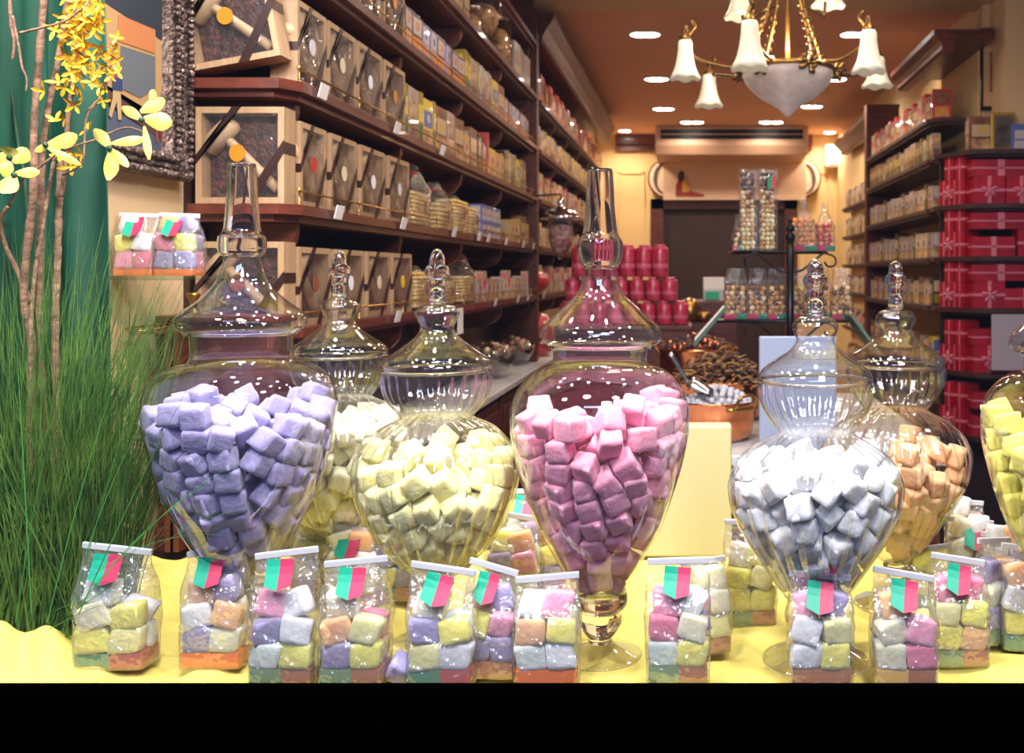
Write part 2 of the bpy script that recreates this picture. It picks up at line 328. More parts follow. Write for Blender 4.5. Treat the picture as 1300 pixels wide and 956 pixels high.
(24,168,415,-4,14,56,260),(-23,107,383,39,88,40,244),(50,75,355,-6,-99,40,246),(-171,0,406,-4,53,-4,259),(67,52,418,-113,-25,22,266),
(34,171,474,49,-67,-57,255),(30,111,424,-27,-9,-69,269),(-176,-8,461,58,1,63,259),(-94,124,373,-88,20,16,258),(-96,29,371,27,-31,-85,246),
(-55,-18,409,96,-20,-49,273),(168,35,482,118,-1,-54,252),(60,-80,405,-107,-9,-1,264),(-60,-162,430,-9,114,-16,267),(18,-167,393,33,-81,32,244),
(-11,-27,458,-24,-104,60,247),(37,-78,459,48,43,45,244),(-68,156,421,17,42,-95,273),(-70,72,418,-43,37,-55,270),(-26,-68,492,44,42,-90,263),
(46,23,456,43,105,9,256),(119,-101,376,-52,-41,29,259),(81,138,512,110,1,-21,249),(-157,-12,515,-10,-58,116,260),(-30,-72,427,25,-6,-37,248),
(137,101,406,74,3,90,260),(137,-55,344,-83,-15,-70,252),(-76,-155,481,-74,-6,45,251),(58,98,472,21,-108,-35,266),(30,-102,502,42,5,118,252),
(89,144,457,-125,16,41,273),(-18,155,518,18,12,72,272),(7,-119,422,95,29,20,246),(12,5,498,90,7,-29,268),(23,-46,530,51,94,43,245),
(129,72,361,1,-114,34,249),(84,-144,394,44,-100,32,252),(159,-51,400,-25,85,29,267),(-119,4,428,68,-18,-66,256),(-30,166,462,32,84,30,259),
(-38,-122,516,-22,-1,-80,246),(172,-34,453,-6,-18,-68,265),(-51,99,468,-46,-20,-85,267),(92,140,401,-1,-47,40,248),(-6,-166,462,-88,-22,58,264),
(113,49,474,-79,5,-2,259),(-146,-74,401,91,15,-39,249),(134,102,460,67,7,61,247),(117,0,433,24,-75,-85,259),(48,-135,450,-89,-22,58,271),
(-106,135,482,62,-22,90,246),(-108,-127,413,84,-5,-30,262),(-148,-90,457,-47,-14,19,247),(-151,63,380,30,-43,-107,250),(-130,103,419,-27,108,-20,269),
(125,102,510,-55,3,90,261),],
'pink': [(65,12,235,105,-2,-64,251),(-30,14,181,78,2,-73,246),(49,15,295,66,3,62,252),(4,56,239,6,-54,-71,273),(33,11,183,11,-33,-15,250),
(5,-43,215,5,7,-70,271),(-60,3,227,-6,109,-3,265),(58,66,286,36,-2,-63,257),(57,-47,259,-30,-4,-1,253),(3,-76,264,-56,-5,-1,263),
(-4,47,290,-71,54,55,254),(48,-36,318,-1,112,-63,250),(-66,50,278,54,-91,6,267),(-56,-53,263,57,104,-4,247),(-7,-5,273,33,55,31,263),
(-85,-2,272,-13,-80,11,258),(106,1,307,-77,8,-65,253),(-21,105,318,10,90,9,256),(0,51,343,-60,-54,-65,245),(-98,53,322,-7,25,121,253),
(-77,-68,312,-9,-11,40,250),(-5,1,333,54,2,-125,265),(-57,0,335,-6,2,126,251),(49,-92,328,-42,120,2,268),(-112,2,317,-5,109,-2,251),
(-11,-50,321,22,-73,41,251),(50,-10,363,-62,49,-68,245),(92,76,327,-27,86,-2,251),(-5,-102,314,-5,-117,-62,273),(-114,-55,359,-13,-5,64,254),
(1,-136,368,106,44,38,252),(2,43,394,62,54,60,263),(128,3,357,71,14,4,271),(77,113,386,92,-49,29,256),(48,-66,374,7,42,-55,249),
(-52,48,366,-12,70,-74,268),(-3,-13,385,-63,-9,56,274),(-62,114,361,-38,35,-90,261),(-62,-57,372,56,117,-2,246),(-62,-9,385,-56,-2,-1,252),
(58,51,393,-10,61,113,271),(-7,-66,374,-19,54,38,246),(108,-54,355,87,-49,-22,274),(-56,-110,357,29,-41,-30,256),(58,-130,383,97,40,46,255),
(-125,57,371,17,115,51,258),(39,114,337,-18,22,-21,273),(75,-7,414,77,-49,45,255),(-132,-3,366,68,-17,-1,271),(124,61,370,-113,13,19,249),
(137,73,425,2,13,18,273),(-151,-11,414,53,-80,12,256),(3,28,443,1,-9,57,254),(0,-28,437,64,-9,51,263),(47,-92,437,-4,-51,-40,269),
(-20,-82,422,-86,54,38,264),(7,136,373,95,-31,16,249),(-13,-151,416,106,44,38,267),(-135,-71,408,57,14,-107,247),(96,126,434,-14,3,-27,275),
(-75,-135,410,-121,-14,43,249),(-68,-19,436,12,-70,50,268),(-76,-71,421,-54,7,-64,271),(46,-153,432,76,-15,7,255),(-62,41,417,55,1,118,258),
(-50,142,404,-23,-16,-50,254),(131,-57,406,3,-13,95,272),(-147,49,418,53,15,114,256),(81,51,451,5,-51,40,258),(95,-12,469,29,-49,45,269),
(150,8,408,-8,-14,-124,264),(-84,-147,458,12,77,-70,245),(167,8,460,19,-47,-19,275),(81,-81,490,-52,4,9,267),(76,14,520,-16,-49,45,266),
(107,63,499,-44,75,40,261),(153,81,476,56,76,12,259),(-147,-81,455,47,-77,37,252),(109,136,485,-49,-3,101,254),(5,17,505,-1,14,65,271),
(-23,-165,465,-39,-82,38,249),(30,-170,478,30,-44,-88,261),(1,-53,486,59,-54,-71,270),(148,-76,457,77,-50,-34,273),(33,152,424,48,-17,-71,262),
(-73,28,466,56,124,-1,253),(-48,-38,486,3,56,54,245),(-165,-22,464,-67,-79,13,264),(-84,-87,471,-55,-8,-4,254),(-30,-104,471,21,-72,38,271),
(-164,40,466,-110,9,-69,260),(-21,161,447,-17,18,-4,266),(122,57,550,-51,75,40,244),(160,95,530,117,3,-42,267),(-57,19,529,-3,45,-76,264),
(-13,-94,529,6,-6,20,246),(143,-99,509,-89,-51,-36,253),(115,143,537,7,-6,114,250),(104,-118,424,13,-17,23,254),(-82,-159,509,-51,52,63,257),
(53,162,470,-37,-40,22,246),(-154,-96,508,-40,53,45,264),(70,-106,541,-63,-51,-40,268),(-18,-180,517,-73,-17,60,252),(164,-28,514,-10,118,54,264),
(80,33,568,5,-112,29,247),(42,87,447,-32,-61,-49,254),(-82,-98,524,-52,-3,-27,267),(26,-26,542,77,-45,49,267),(-181,25,518,56,-76,2,252),
(-111,100,419,-102,38,0,268),(-175,-36,516,2,-16,8,267),(-3,178,500,42,-43,19,273),(-140,96,465,-46,13,-81,251),(176,-53,560,-12,50,91,263),
(158,106,588,86,67,-12,273),(-108,-35,482,90,51,24,250),(87,-97,597,-10,-120,5,267),(-161,-102,559,57,9,-104,253),(79,99,548,-9,-5,-21,255),
(-26,90,424,45,85,-17,248),(156,-107,558,-12,51,89,257),(31,61,548,-49,5,104,272),(-18,32,573,-1,-45,44,249),(94,-142,471,-16,-115,-39,266),
(-79,138,455,-98,21,3,248),(14,-141,559,-82,-27,-48,257),(-41,-53,538,-6,117,19,255),(177,23,522,39,48,95,273),(62,174,534,45,-52,73,261),
(-99,-111,572,-80,-74,26,258),(-79,83,493,-4,-103,-63,275),(-78,-175,557,-58,-10,46,245),(118,61,608,58,15,29,273),(-8,116,475,82,13,65,246),
(156,-109,614,83,-56,-45,272),(-74,130,521,23,1,1,269),(78,-163,519,-14,-13,81,275),(-75,50,596,27,-86,66,260),(115,152,589,3,8,37,265),
(90,-121,646,-56,76,-42,265),(-22,68,494,54,47,-70,247),(-186,39,570,51,-3,55,252),(-162,-97,614,71,55,20,246),(73,108,599,-56,52,-63,261),
(-114,-59,596,18,-44,-69,268),(-65,171,556,-43,-23,63,263),(44,-1,586,-45,45,-77,261),(-53,-182,610,-16,-54,-58,274),(187,9,572,-24,77,-31,258),
(165,90,648,-68,79,19,253),(-58,-13,581,-27,-98,-36,253),(-118,-41,533,15,51,24,271),(175,-53,616,6,9,-13,249),(41,-183,578,27,-119,10,244),
(55,56,617,-13,6,0,244),(113,-152,580,14,75,-24,261),(-40,-117,590,101,19,61,265),(132,136,645,-2,-124,34,262),(173,-58,666,-6,-117,-12,267),
(-159,-92,664,-1,55,20,250),(-155,94,517,48,-13,45,258),(-186,-30,569,-7,-79,13,254),(38,-153,620,10,-35,64,272),(-151,-24,631,-12,-21,78,274),
(83,-147,689,-113,0,21,266),(185,6,629,38,77,-31,273),(14,101,595,-62,15,67,271),(-114,-153,614,-14,-125,-26,249),(-119,30,520,21,-82,51,257),
(1,190,560,-75,-45,11,271),(23,120,521,109,8,-17,258),(143,-114,667,-4,-56,-45,255),(-83,100,566,60,-40,-60,264),(-125,9,580,-16,-34,85,274),
(57,182,595,-53,-112,-14,260),(112,-25,554,33,-90,2,262),(27,-70,583,-76,18,57,258),(-22,84,543,-47,4,109,269),],
'white': [(-23,1,163,77,-22,2,263),(34,-15,174,81,-88,-19,267),(8,0,230,120,7,59,261),(69,-58,245,34,-91,-38,252),(20,47,194,-97,-10,-67,269),
(61,61,230,-48,26,30,244),(-28,64,229,-5,96,-10,275),(78,-3,220,-74,24,-1,261),(-65,5,216,-7,-10,69,265),(-33,-53,197,53,38,30,255),
(26,-61,216,-108,-4,-64,253),(1,3,283,6,-2,-67,245),(-114,5,280,-8,-42,-122,270),(-24,118,283,-2,23,71,262),(-77,58,261,-3,-91,-2,274),
(89,56,277,-72,24,-12,273),(-52,-10,270,-48,-75,45,268),(55,-101,280,31,-19,2,271),(11,64,266,-97,-18,72,254),(54,5,281,26,53,-40,273),
(118,-4,277,-4,41,120,249),(-13,-115,280,22,-8,-6,275),(-57,-66,243,-22,40,29,260),(3,-52,268,2,10,119,270),(-12,6,333,12,-59,105,257),
(142,-17,320,1,-41,-6,258),(59,113,296,21,-108,-29,258),(-37,144,327,62,20,73,253),(-78,-82,289,-107,-13,-10,275),(-29,-141,324,-11,86,-81,254),
(37,-138,322,-83,-22,73,271),(-69,-13,323,-45,-75,45,265),(-110,67,306,-82,-17,37,266),(-13,-56,319,73,3,-87,265),(-32,69,312,-102,-19,-54,262),
(-144,-16,324,1,-83,4,265),(39,47,331,-80,-3,34,269),(94,2,346,105,-22,-56,273),(-148,44,345,-78,-86,6,267),(-166,-30,376,68,-76,2,265),
(76,-48,318,-43,21,69,264),(162,-28,368,1,85,-6,258),(-89,-110,337,-107,12,-52,263),(-44,-163,370,51,47,40,245),(-17,167,376,3,-107,67,250),
(103,105,330,-84,89,7,263),(-2,66,378,-5,72,-29,244),(-67,-40,369,20,51,46,247),(-16,-107,371,-100,11,-4,263),(-16,11,385,4,-59,105,262),
(-16,14,437,20,59,-21,263),(147,56,349,-43,34,-88,247),(-172,34,409,75,26,-65,263),(179,17,421,66,21,65,251),(-137,98,389,-21,-28,47,274),
(-57,-166,426,4,8,-76,275),(-139,-85,380,-22,44,-14,275),(-101,-5,381,57,-57,-31,247),(29,53,427,-63,-19,90,268),(13,-144,402,-95,-35,-52,252),
(-40,176,432,60,3,72,252),(120,14,399,-24,12,-5,263),(99,-100,330,-102,-21,-57,267),(50,8,388,125,22,-15,252),(169,48,462,78,-41,59,261),
(55,27,468,79,-11,48,262),(-84,-102,405,46,-6,75,272),(96,78,437,64,-34,37,250),(-63,-22,439,56,19,-46,270),(-95,138,413,24,24,78,268),
(-161,79,445,6,28,-77,261),(6,-172,461,-37,17,49,262),(64,-84,367,-87,-20,19,269),(71,-145,384,12,88,4,266),(90,62,382,-33,31,-93,245),
(20,173,462,-23,-4,64,274),(-77,146,478,10,31,-93,264),(66,150,488,55,-15,-3,247),(65,-159,473,35,12,-43,247),(97,-142,431,20,-38,4,264),
(-129,105,484,16,97,42,262),(-34,-64,419,-10,83,-59,261),(135,62,512,57,-19,-42,270),(36,-39,469,15,16,117,271),(140,105,464,-43,-25,-112,244),
(138,-90,381,-26,19,-14,271),(130,105,394,33,8,91,258),(-172,-36,431,-74,49,-2,261),(-44,96,378,-29,-77,66,257),(23,144,334,-18,-32,96,253),
(139,1,511,-4,30,79,245),(75,-123,516,-14,93,6,246),(123,-29,429,15,-104,65,259),(-149,-94,441,95,-82,-8,257),(58,159,421,-17,109,-25,254),
(124,-116,480,89,-34,32,246),(71,-45,421,-42,117,8,261),(-29,-60,480,-58,-46,-61,265),(-21,157,498,22,-9,-41,267),(-41,79,426,29,48,66,258),
(120,27,464,-57,21,77,254),(19,-53,398,-40,5,-113,255),(-71,52,357,50,99,-33,268),(113,-58,484,89,21,65,263),(32,-106,432,-76,19,-89,258),
(-106,41,428,-32,-106,43,270),(-99,119,347,-37,38,-72,266),(-109,-132,465,-32,-88,-12,258),(-109,-65,459,114,-13,26,268),(104,146,448,-16,-1,38,264),
(154,-80,443,-50,22,65,266),(-5,37,491,64,4,117,273),(-165,-21,485,13,-3,-58,258),(58,118,374,-28,17,-80,259),(-34,-109,452,-3,-20,73,248),
(-72,41,472,-38,99,-3,269),(174,-22,463,29,-120,-7,259),(13,121,409,40,100,-39,271),(-37,-137,494,9,-18,47,256),(34,-114,494,51,3,-84,273),],
'peach': [(60,-22,203,104,-8,-74,269),(12,-3,156,47,29,44,244),(-4,-2,230,2,123,-3,272),(-57,5,197,-25,-34,78,266),(95,4,240,86,0,64,246),
(-7,-59,196,-40,-31,61,257),(-77,39,242,-30,18,20,266),(-60,-59,233,-34,-31,121,272),(60,-68,254,43,-112,-5,270),(34,58,207,-6,-102,43,272),
(-29,72,227,-42,44,-96,251),(-10,0,282,30,-65,-28,248),(-116,-2,285,-67,1,63,244),(-5,54,280,64,79,-2,272),(56,-113,292,86,0,15,256),
(54,82,249,-68,87,32,257),(9,-54,265,-16,-3,-66,251),(-63,-9,292,4,-83,61,272),(-17,-102,274,-22,-56,18,260),(-93,-64,277,88,34,-9,246),
(-78,82,276,34,15,17,268),(124,1,289,-1,23,0,262),(53,0,271,-102,0,64,273),(-7,108,281,-63,10,-3,263),(-146,7,332,-12,1,61,254),
(16,141,330,-52,-117,-9,273),(23,-56,314,35,-46,9,245),(-51,124,316,15,-31,49,266),(-74,-109,299,-31,105,39,246),(79,9,317,60,-39,2,257),
(152,-6,336,3,82,2,258),(87,-61,315,-77,19,-72,263),(5,-143,319,-69,-45,-55,247),(34,71,325,-46,-41,-2,272),(23,6,333,3,-107,-2,270),
(85,93,294,64,23,33,272),(-46,-64,328,34,-21,26,269),(43,-2,382,-15,12,-32,253),(-59,48,315,17,97,-36,252),(-111,-103,335,29,-29,120,245),
(-169,15,378,-64,51,-4,260),(84,-128,337,69,-40,-47,245),(31,-99,362,51,11,-81,266),(-49,86,351,34,3,4,247),(19,-166,362,45,-124,5,246),
(36,164,376,36,76,26,260),(113,48,353,-29,36,-104,262),(103,108,346,-27,81,32,261),(173,-3,387,-51,1,63,254),(55,69,374,-77,84,-2,262),
(-34,24,363,-46,32,-25,274),(117,117,395,32,-45,31,246),(105,-27,362,21,-18,56,266),(175,-9,440,69,75,4,261),(12,-171,419,-59,-7,55,273),
(-152,-52,363,25,-89,-14,271),(48,-115,409,6,14,-30,247),(-91,-10,352,13,-83,58,267),(89,-147,387,55,78,-50,253),(54,160,428,82,76,26,268),
(76,4,421,-30,-43,4,252),(-174,15,432,-62,-75,-4,266),(89,61,415,-49,84,-2,262),(75,153,477,-19,76,26,259),(-81,-70,375,27,-28,109,263),
(128,-93,347,-10,-19,100,251),(2,-170,474,-66,-7,93,260),(132,47,449,45,-41,-2,253),(-54,-139,340,36,20,4,249),(-129,-55,313,-80,-23,16,249),
(123,123,449,77,-1,94,271),(122,-13,455,6,43,-121,250),],
'lemon': [(-17,33,183,8,-26,-41,254),(-12,12,239,47,-28,106,261),(11,62,240,45,91,-43,246),(26,-59,230,-9,-83,94,248),(8,-38,187,79,12,7,262),
(43,12,209,49,90,-22,271),(-51,-26,218,34,38,-13,253),(-81,11,258,-1,-83,-5,259),(66,41,272,55,88,-12,273),(-50,60,270,-64,99,-8,268),
(77,-12,253,-116,-43,-14,254),(58,-66,286,53,83,-14,260),(0,-16,282,35,17,-87,257),(-57,-56,273,71,18,-68,268),(16,40,294,-38,25,-2,259),
(-7,-92,277,-61,20,-67,252),(97,39,317,61,88,-13,263),(-30,107,326,-48,-114,2,267),(-91,-59,321,-20,83,-86,249),(-89,55,311,2,-41,119,257),
(-105,3,308,62,46,-5,265),(-52,-5,314,-109,-2,-68,248),(14,-50,317,-22,102,50,249),(-1,-2,355,66,34,-53,263),(103,-20,305,67,-42,-14,274),
(-23,54,336,108,-29,18,271),(87,-81,327,-8,19,-30,256),(55,-11,331,-20,106,42,250),(-8,-116,324,-107,-2,-3,263),(78,-26,379,41,-117,6,259),
(28,68,366,90,9,-53,259),(48,95,320,-44,-26,1,267),(-20,-138,373,-1,77,-70,250),(-71,-5,363,-5,46,-9,272),(131,-18,353,-67,-111,-5,247),
(91,89,363,-98,-19,5,255),(11,-27,410,-81,-44,-60,264),(-105,82,359,-71,17,100,250),(-97,-93,362,47,-81,48,250),(-129,10,356,-110,-1,-66,269),
(99,-89,380,69,-47,-10,254),(32,-76,360,-36,31,83,274),(-1,-58,456,-55,-46,-72,259),(46,134,389,108,-14,-5,269),(-78,-121,412,-61,48,58,273),
(-19,-155,420,65,-49,-70,248),(-25,133,373,-76,-14,-56,270),(-95,4,411,60,-16,-3,261),(148,-13,403,-5,-111,-4,264),(85,38,392,80,29,-52,271),
(-149,5,404,-47,-1,-65,253),(133,-80,423,115,-47,-10,257),(-22,88,402,17,104,16,258),(-127,77,409,-15,-6,45,273),(-35,-64,339,-109,9,2,244),
(-32,153,425,-98,-44,39,251),(-9,-14,489,-22,21,113,261),(-21,-81,385,12,-14,56,263),(-150,72,457,15,5,-78,258),(43,-124,389,15,-28,61,266),
(-164,11,456,-2,-12,1,261),(-16,-170,469,-1,-114,-68,247),(-74,-150,457,-12,-48,-68,246),(-66,96,431,-41,-90,-12,249),(81,2,435,57,29,50,271),
(52,80,419,-30,100,2,256),(-27,24,410,44,92,24,249),(161,-23,453,85,-50,-19,250),(-69,-161,511,-53,72,-60,274),(57,-72,427,29,-9,113,268),
(-165,67,512,-108,53,6,272),(54,-145,449,-109,-48,-20,273),(15,42,436,51,-27,-83,245),(175,16,501,16,-90,-72,273),(-12,-180,524,-56,-58,-72,271),
(-7,-105,429,-114,-15,57,254),(-5,35,506,81,20,-63,248),(-177,15,507,-55,55,-4,249),(97,50,462,18,34,-70,253),(-100,123,463,36,-2,49,249),
(33,155,434,14,-18,-70,244),(89,-150,496,-27,-49,-13,275),(-131,-50,498,-27,8,124,264),(10,-122,478,86,-49,-28,248),(-112,13,460,75,-4,-63,249),
(121,100,430,16,88,-21,265),(87,101,504,-54,-26,-73,258),(-2,-184,579,1,121,57,274),(133,-108,480,-57,-10,98,274),(-39,85,516,46,-8,-115,256),
(-72,-173,565,21,55,69,260),(176,50,542,14,24,77,256),(-180,36,561,-6,8,107,251),(-21,166,486,-40,-49,-22,264),(-62,-174,618,56,-4,110,272),
(-44,121,558,-48,-16,70,244),(107,-36,488,7,-34,-78,274),(-181,44,615,-123,54,-7,264),(158,42,444,-40,-111,11,245),(166,83,583,102,15,11,252),
(-150,-31,556,119,-13,-22,272),(148,-109,531,-52,5,39,259),(1,-185,633,8,-58,-72,267),(-112,-62,429,7,14,-70,270),(6,118,521,12,82,-35,245),
(90,86,569,5,-96,51,254),(28,-132,523,-5,-13,114,248),(114,150,589,118,-23,-15,253),(168,-56,498,57,76,-19,246),(-52,-15,446,21,-14,-8,256),
(-170,-20,604,21,77,85,246),(46,-138,571,56,77,-28,263),(-28,185,575,51,37,-2,255),(52,-34,474,-1,-33,59,249),(85,134,459,28,27,-36,267),
(0,-157,686,18,58,53,254),(25,98,564,51,15,-62,273),(-99,68,485,12,0,-75,252),(30,16,544,-36,-25,-93,246),(-58,-159,671,43,-55,-57,252),
(62,23,491,108,25,32,272),(110,-15,557,88,-17,8,245),(86,154,537,-37,16,-66,264),(-180,-8,650,94,49,-41,248),(27,-75,575,-67,-11,70,267),
(183,20,589,-22,34,-76,253),(74,-94,513,-70,-44,-31,251),(49,170,494,43,13,51,248),(53,183,582,-56,-86,-16,247),(-118,137,517,-102,50,-9,260),
(-126,-113,466,-70,-78,37,252),(-155,-100,526,23,-84,66,248),(-155,60,676,57,118,-9,274),(179,-35,619,33,12,-12,273),(181,-15,549,-37,-113,2,268),
(143,118,547,-19,87,69,247),(107,-149,549,-88,-49,-13,272),(21,182,540,-102,-7,-75,248),(-119,19,513,0,-75,-12,274),(59,-25,600,13,12,-75,268),
(-26,-188,790,4,-68,53,250),(-83,-103,523,-33,9,-57,261),(-158,96,569,-57,10,105,270),(75,56,530,58,-33,59,245),(71,41,590,-92,1,-12,245),
(172,-67,576,29,-113,-11,250),(-149,104,623,117,-8,-6,250),(-131,-136,565,-47,-45,-46,251),(142,89,503,-50,39,-56,274),(133,-129,598,-56,-12,93,257),
(-65,172,534,39,10,79,256),(88,-166,608,-74,-5,-105,245),(-65,-34,509,-106,-21,-9,271),(-55,-93,480,-20,100,-13,254),(117,10,514,33,122,-9,245),
(-49,40,475,27,113,-12,254),(25,77,480,-6,-96,33,255),(-118,139,571,114,-4,43,250),(-115,-143,615,-77,11,-83,257),(45,-42,532,-12,3,-122,245),
(-14,-75,523,-26,99,-1,267),],
}
# ------------------------------------------------------------------ marshmallows
MCOL = {
 'lavender': (C(172, 164, 210), 'lavender'), 'pink': (C(255, 172, 200), 'pink'), 'cream': (C(250, 244, 212), 'cream'),
 'yellow': (C(255, 244, 128), 'yellow'), 'white': (C(244, 244, 248), 'white'), 'peach': (C(254, 196, 146), 'peach'),
 'mauve': (C(168, 158, 196), 'mauve'), 'mint': (C(236, 246, 238), 'mint white'), 'rose': (C(244, 140, 168), 'rose'),
 'paleyellow': (C(254, 246, 180), 'pale yellow'), 'salmon': (C(250, 170, 116), 'salmon')}
def mm_mat(k):
    c = MCOL[k][0]
    dark = tuple(q*.9 for q in c[:3])+(1,)
    m = mat('marshmallow_'+k, dark, .85, bump=.25, bscale=4, c2=c, vscale=1.5, spec=.25)
    b = m.node_tree.nodes['Principled BSDF']
    b.inputs['Sheen Weight'].default_value = .3
    b.inputs['Subsurface Weight'].default_value = .55; b.inputs['Subsurface Radius'].default_value = (1, .8, .6); b.inputs['Subsurface Scale'].default_value = .5 if False else .012
    return m
_mm = {}
def mm_mesh(k, v):
    key = (k, v)
    if key in _mm: return _mm[key]
    rr = random.Random(v*13+5)
    bm = bmesh.new(); bmesh.ops.create_cube(bm, size=1)
    bmesh.ops.subdivide_edges(bm, edges=bm.edges[:], cuts=4, use_grid_fill=True)
    off = Vector((rr.uniform(0, 50), rr.uniform(0, 50), rr.uniform(0, 50)))
    tap = rr.uniform(-.13, .13); shx = rr.uniform(-.16, .16)
    for vt in bm.verts:
        p = vt.co
        # superellipsoid-style rounding of the corners
        q = Vector([math.copysign(abs(a*2)**1.0, a) for a in p])
        e = 11.0
        n_ = (abs(q.x)**e+abs(q.y)**e+abs(q.z)**e)**(1/e)
        q = q/n_ if n_ > 0 else q
        mx = max(abs(a) for a in (p*2))
        q = q*mx*.5*1.03
        q.x *= 1+tap*q.z; q.y *= 1+tap*q.z*.7; q.x += shx*q.z
        q += q.normalized()*(noise.noise(p*3.2+off)*.055)
        vt.co = q
    me = bpy.data.meshes.new('marshmallow'); bm.to_mesh(me); bm.free()
    me.polygons.foreach_set('use_smooth', [True]*len(me.polygons))
    me.materials.append(mm_mat(k)); _mm[key] = me
    return me
def mm_obj(k, v, loc, rot, size, parent=None, name='marshmallow'):
    o = bpy.data.objects.new(name, mm_mesh(k, v % 7)); o.location = loc; o.rotation_euler = rot
    o.scale = (size if isinstance(size, tuple) else (size, size, size)); o.parent = parent
    col.objects.link(o); return o

# ------------------------------------------------------------------ glass jars
PINK = [(60,441),(60,463),(74,468),(90,478),(106,498),(112.5,519),(113,540),(112,556),(104,594),(92,632),(78,669),(57.5,707),(47,726),(37,745),(30,758),(16,762),(0,763)]
LAV = [(61,424),(61,457),(76,463),(95,473),(109,488),(114,508),(114.5,520),(111,548),(104.5,577),(98,606),(87,636),(72.5,665),(58,694),(46,712),(35,730),(27,744),(14,748),(0,749)]
YEL = [(67,471),(68,474),(67,491),(61.5,508),(52,521),(44.5,531),(54,537),(70,545),(83.5,558),(95.5,575),(101.7,595),(100.4,615),(95.5,635),(87,656),(77,676),(64,696),(47,713),(32,726),(18,737),(0,741)]
WHI = [(70,485),(71,488),(70,510),(63,525),(53.5,540),(46,551),(58,559),(76,569),(93,583),(102,598),(107,612),(107.6,626),(102.5,653),(89,682),(70,712),(51,741),(36,762),(20,777),(0,781)]
PINK_LID = [(20,343),(24,360),(31,376),(51,394.5),(66,409),(75,419),(77.5,427),(77.5,432),(74,438),(66,441),(64,446)]
PINK_FIN = [(0,219),(12,219),(14.5,217),(16,219),(17.5,240),(19,270),(22,296),(25,303),(28.7,310),(29.5,320),(27,333),(21,341),(18,344),(0,344)]
LAV_LID = [(21,327),(24,340),(30,357),(40,371),(55,385),(70,396),(77,404),(78,410),(76,417),(69,422.5),(66,427)]
LAV_FIN = [(0,211),(12,211),(15,209.5),(16.6,212),(18,240),(20,270),(22,292),(25,299),(28.5,303),(29,318),(26,324),(21,328),(0,329)]
YEL_LID = [(11,387),(20,390),(27.6,398),(27,404),(23,412),(21,418),(24,425),(30,432),(48,445.6),(62,455),(68,463),(68,467),(66,471)]
YEL_FIN = [(0,317.6),(4,319),(8,325),(10,334),(10,338),(14,341),(15.5,347),(13,353),(10,357),(10,383),(14,388),(0,389)]
WHI_LID = [(11,403),(22,405),(29,414),(29,421),(25,429),(24,434),(27,440),(34,448),(53,460.5),(66,470),(71.5,479),(71,483),(69,486)]
WHI_FIN = [(0,330),(5,332),(9.5,339),(10.5,346),(11,350),(15,354),(15.5,360),(13,366),(11,371),(11,398),(15,403),(0,404)]
PINK_STEM = [(0,757),(29,752),(34,754),(35,766),(31,773),(26,777),(27.5,784),(27,793),(21,803),(15,811),(14,817),(0,817)]
PINK_FOOT = [(13,814),(22,820),(40,827),(52,831),(53,832.5),(50,834),(20,834),(0,834)]
def sc_(p, by, s, nby): return [(r*s, nby-(by-y)*s) for r, y in p]
def stem_of(ybowl, base, r=13):
    return [(0, ybowl-3), (r*1.3, ybowl-3), (r*1.6, ybowl+3), (r*.95, ybowl+9), (r*1.15, ybowl+16), (r*.8, (ybowl+base)/2), (r*.85, base-18), (r*1.3, base-13), (0, base-12)]
def foot_of(base, R_):
    return [(13, base-16), (R_*.45, base-10), (R_*.8, base-4), (R_, base-1), (R_*1.01, base+.5), (R_*.95, base+2), (R_*.4, base+2), (0, base+2)]
SPEC = [
 # key, cx, Y, base row, body, lid, finial, stem, foot, flutes, fill keys, label, drop above
 ('lavender', 307.5, 1.280, 825, LAV, LAV_LID, LAV_FIN, sc_(PINK_STEM, 832, .98, 818+2), foot_of(825, 54), 0, 'tall smooth clear glass jar with a spired lid, full of lavender marshmallows'),
 ('cream', 431, 1.500, 755, sc_(YEL, 818, .87, 755), sc_(YEL_LID, 818, .87, 755), sc_(YEL_FIN, 818, .87, 755), stem_of(688, 755, 10), foot_of(755, 50), 1, 'fluted glass jar of cream marshmallows standing behind the lavender jar'),
 ('yellow', 555, 1.300, 818, YEL, YEL_LID, YEL_FIN, stem_of(741, 818), foot_of(818, 60), 1, 'fluted glass jar of pale yellow marshmallows between the lavender and pink jars'),
 ('pink', 762, 1.263, 832, PINK, PINK_LID, PINK_FIN, PINK_STEM, PINK_FOOT, 0, 'tall smooth clear glass jar with a spired lid, full of pink marshmallows'),
 ('white', 1035, 1.2475, 838, WHI, WHI_LID, WHI_FIN, stem_of(781, 838), foot_of(838, 66), 1, 'fluted glass jar with an acorn finial, full of white marshmallows'),
 ('peach', 1137, 1.4585, 767, sc_(WHI, 838, .855, 767), sc_(WHI_LID, 838, .855, 767), sc_(WHI_FIN, 838, .855, 767), stem_of(718, 767, 10), foot_of(767, 52), 1, 'fluted glass jar of peach marshmallows standing behind the white-filled jar'),
 ('lemon', 1362, 1.240, 841, [(r, y+9) for r, y in PINK], [(r, y+9) for r, y in PINK_LID], [(r, y+9) for r, y in PINK_FIN], [(r, y+9) for r, y in PINK_STEM], [(r, y+9) for r, y in PINK_FOOT], 0, 'glass jar of bright lemon marshmallows cut off by the right edge'),
]
MKEY = {'lavender': 'lavender', 'cream': 'cream', 'yellow': 'paleyellow', 'pink': 'pink', 'white': 'white', 'peach': 'peach', 'lemon': 'yellow'}
TOPCUT = {'lavender': 495, 'pink': 508, 'cream': 400, 'yellow': 400, 'white': 400, 'peach': 400, 'lemon': 525}
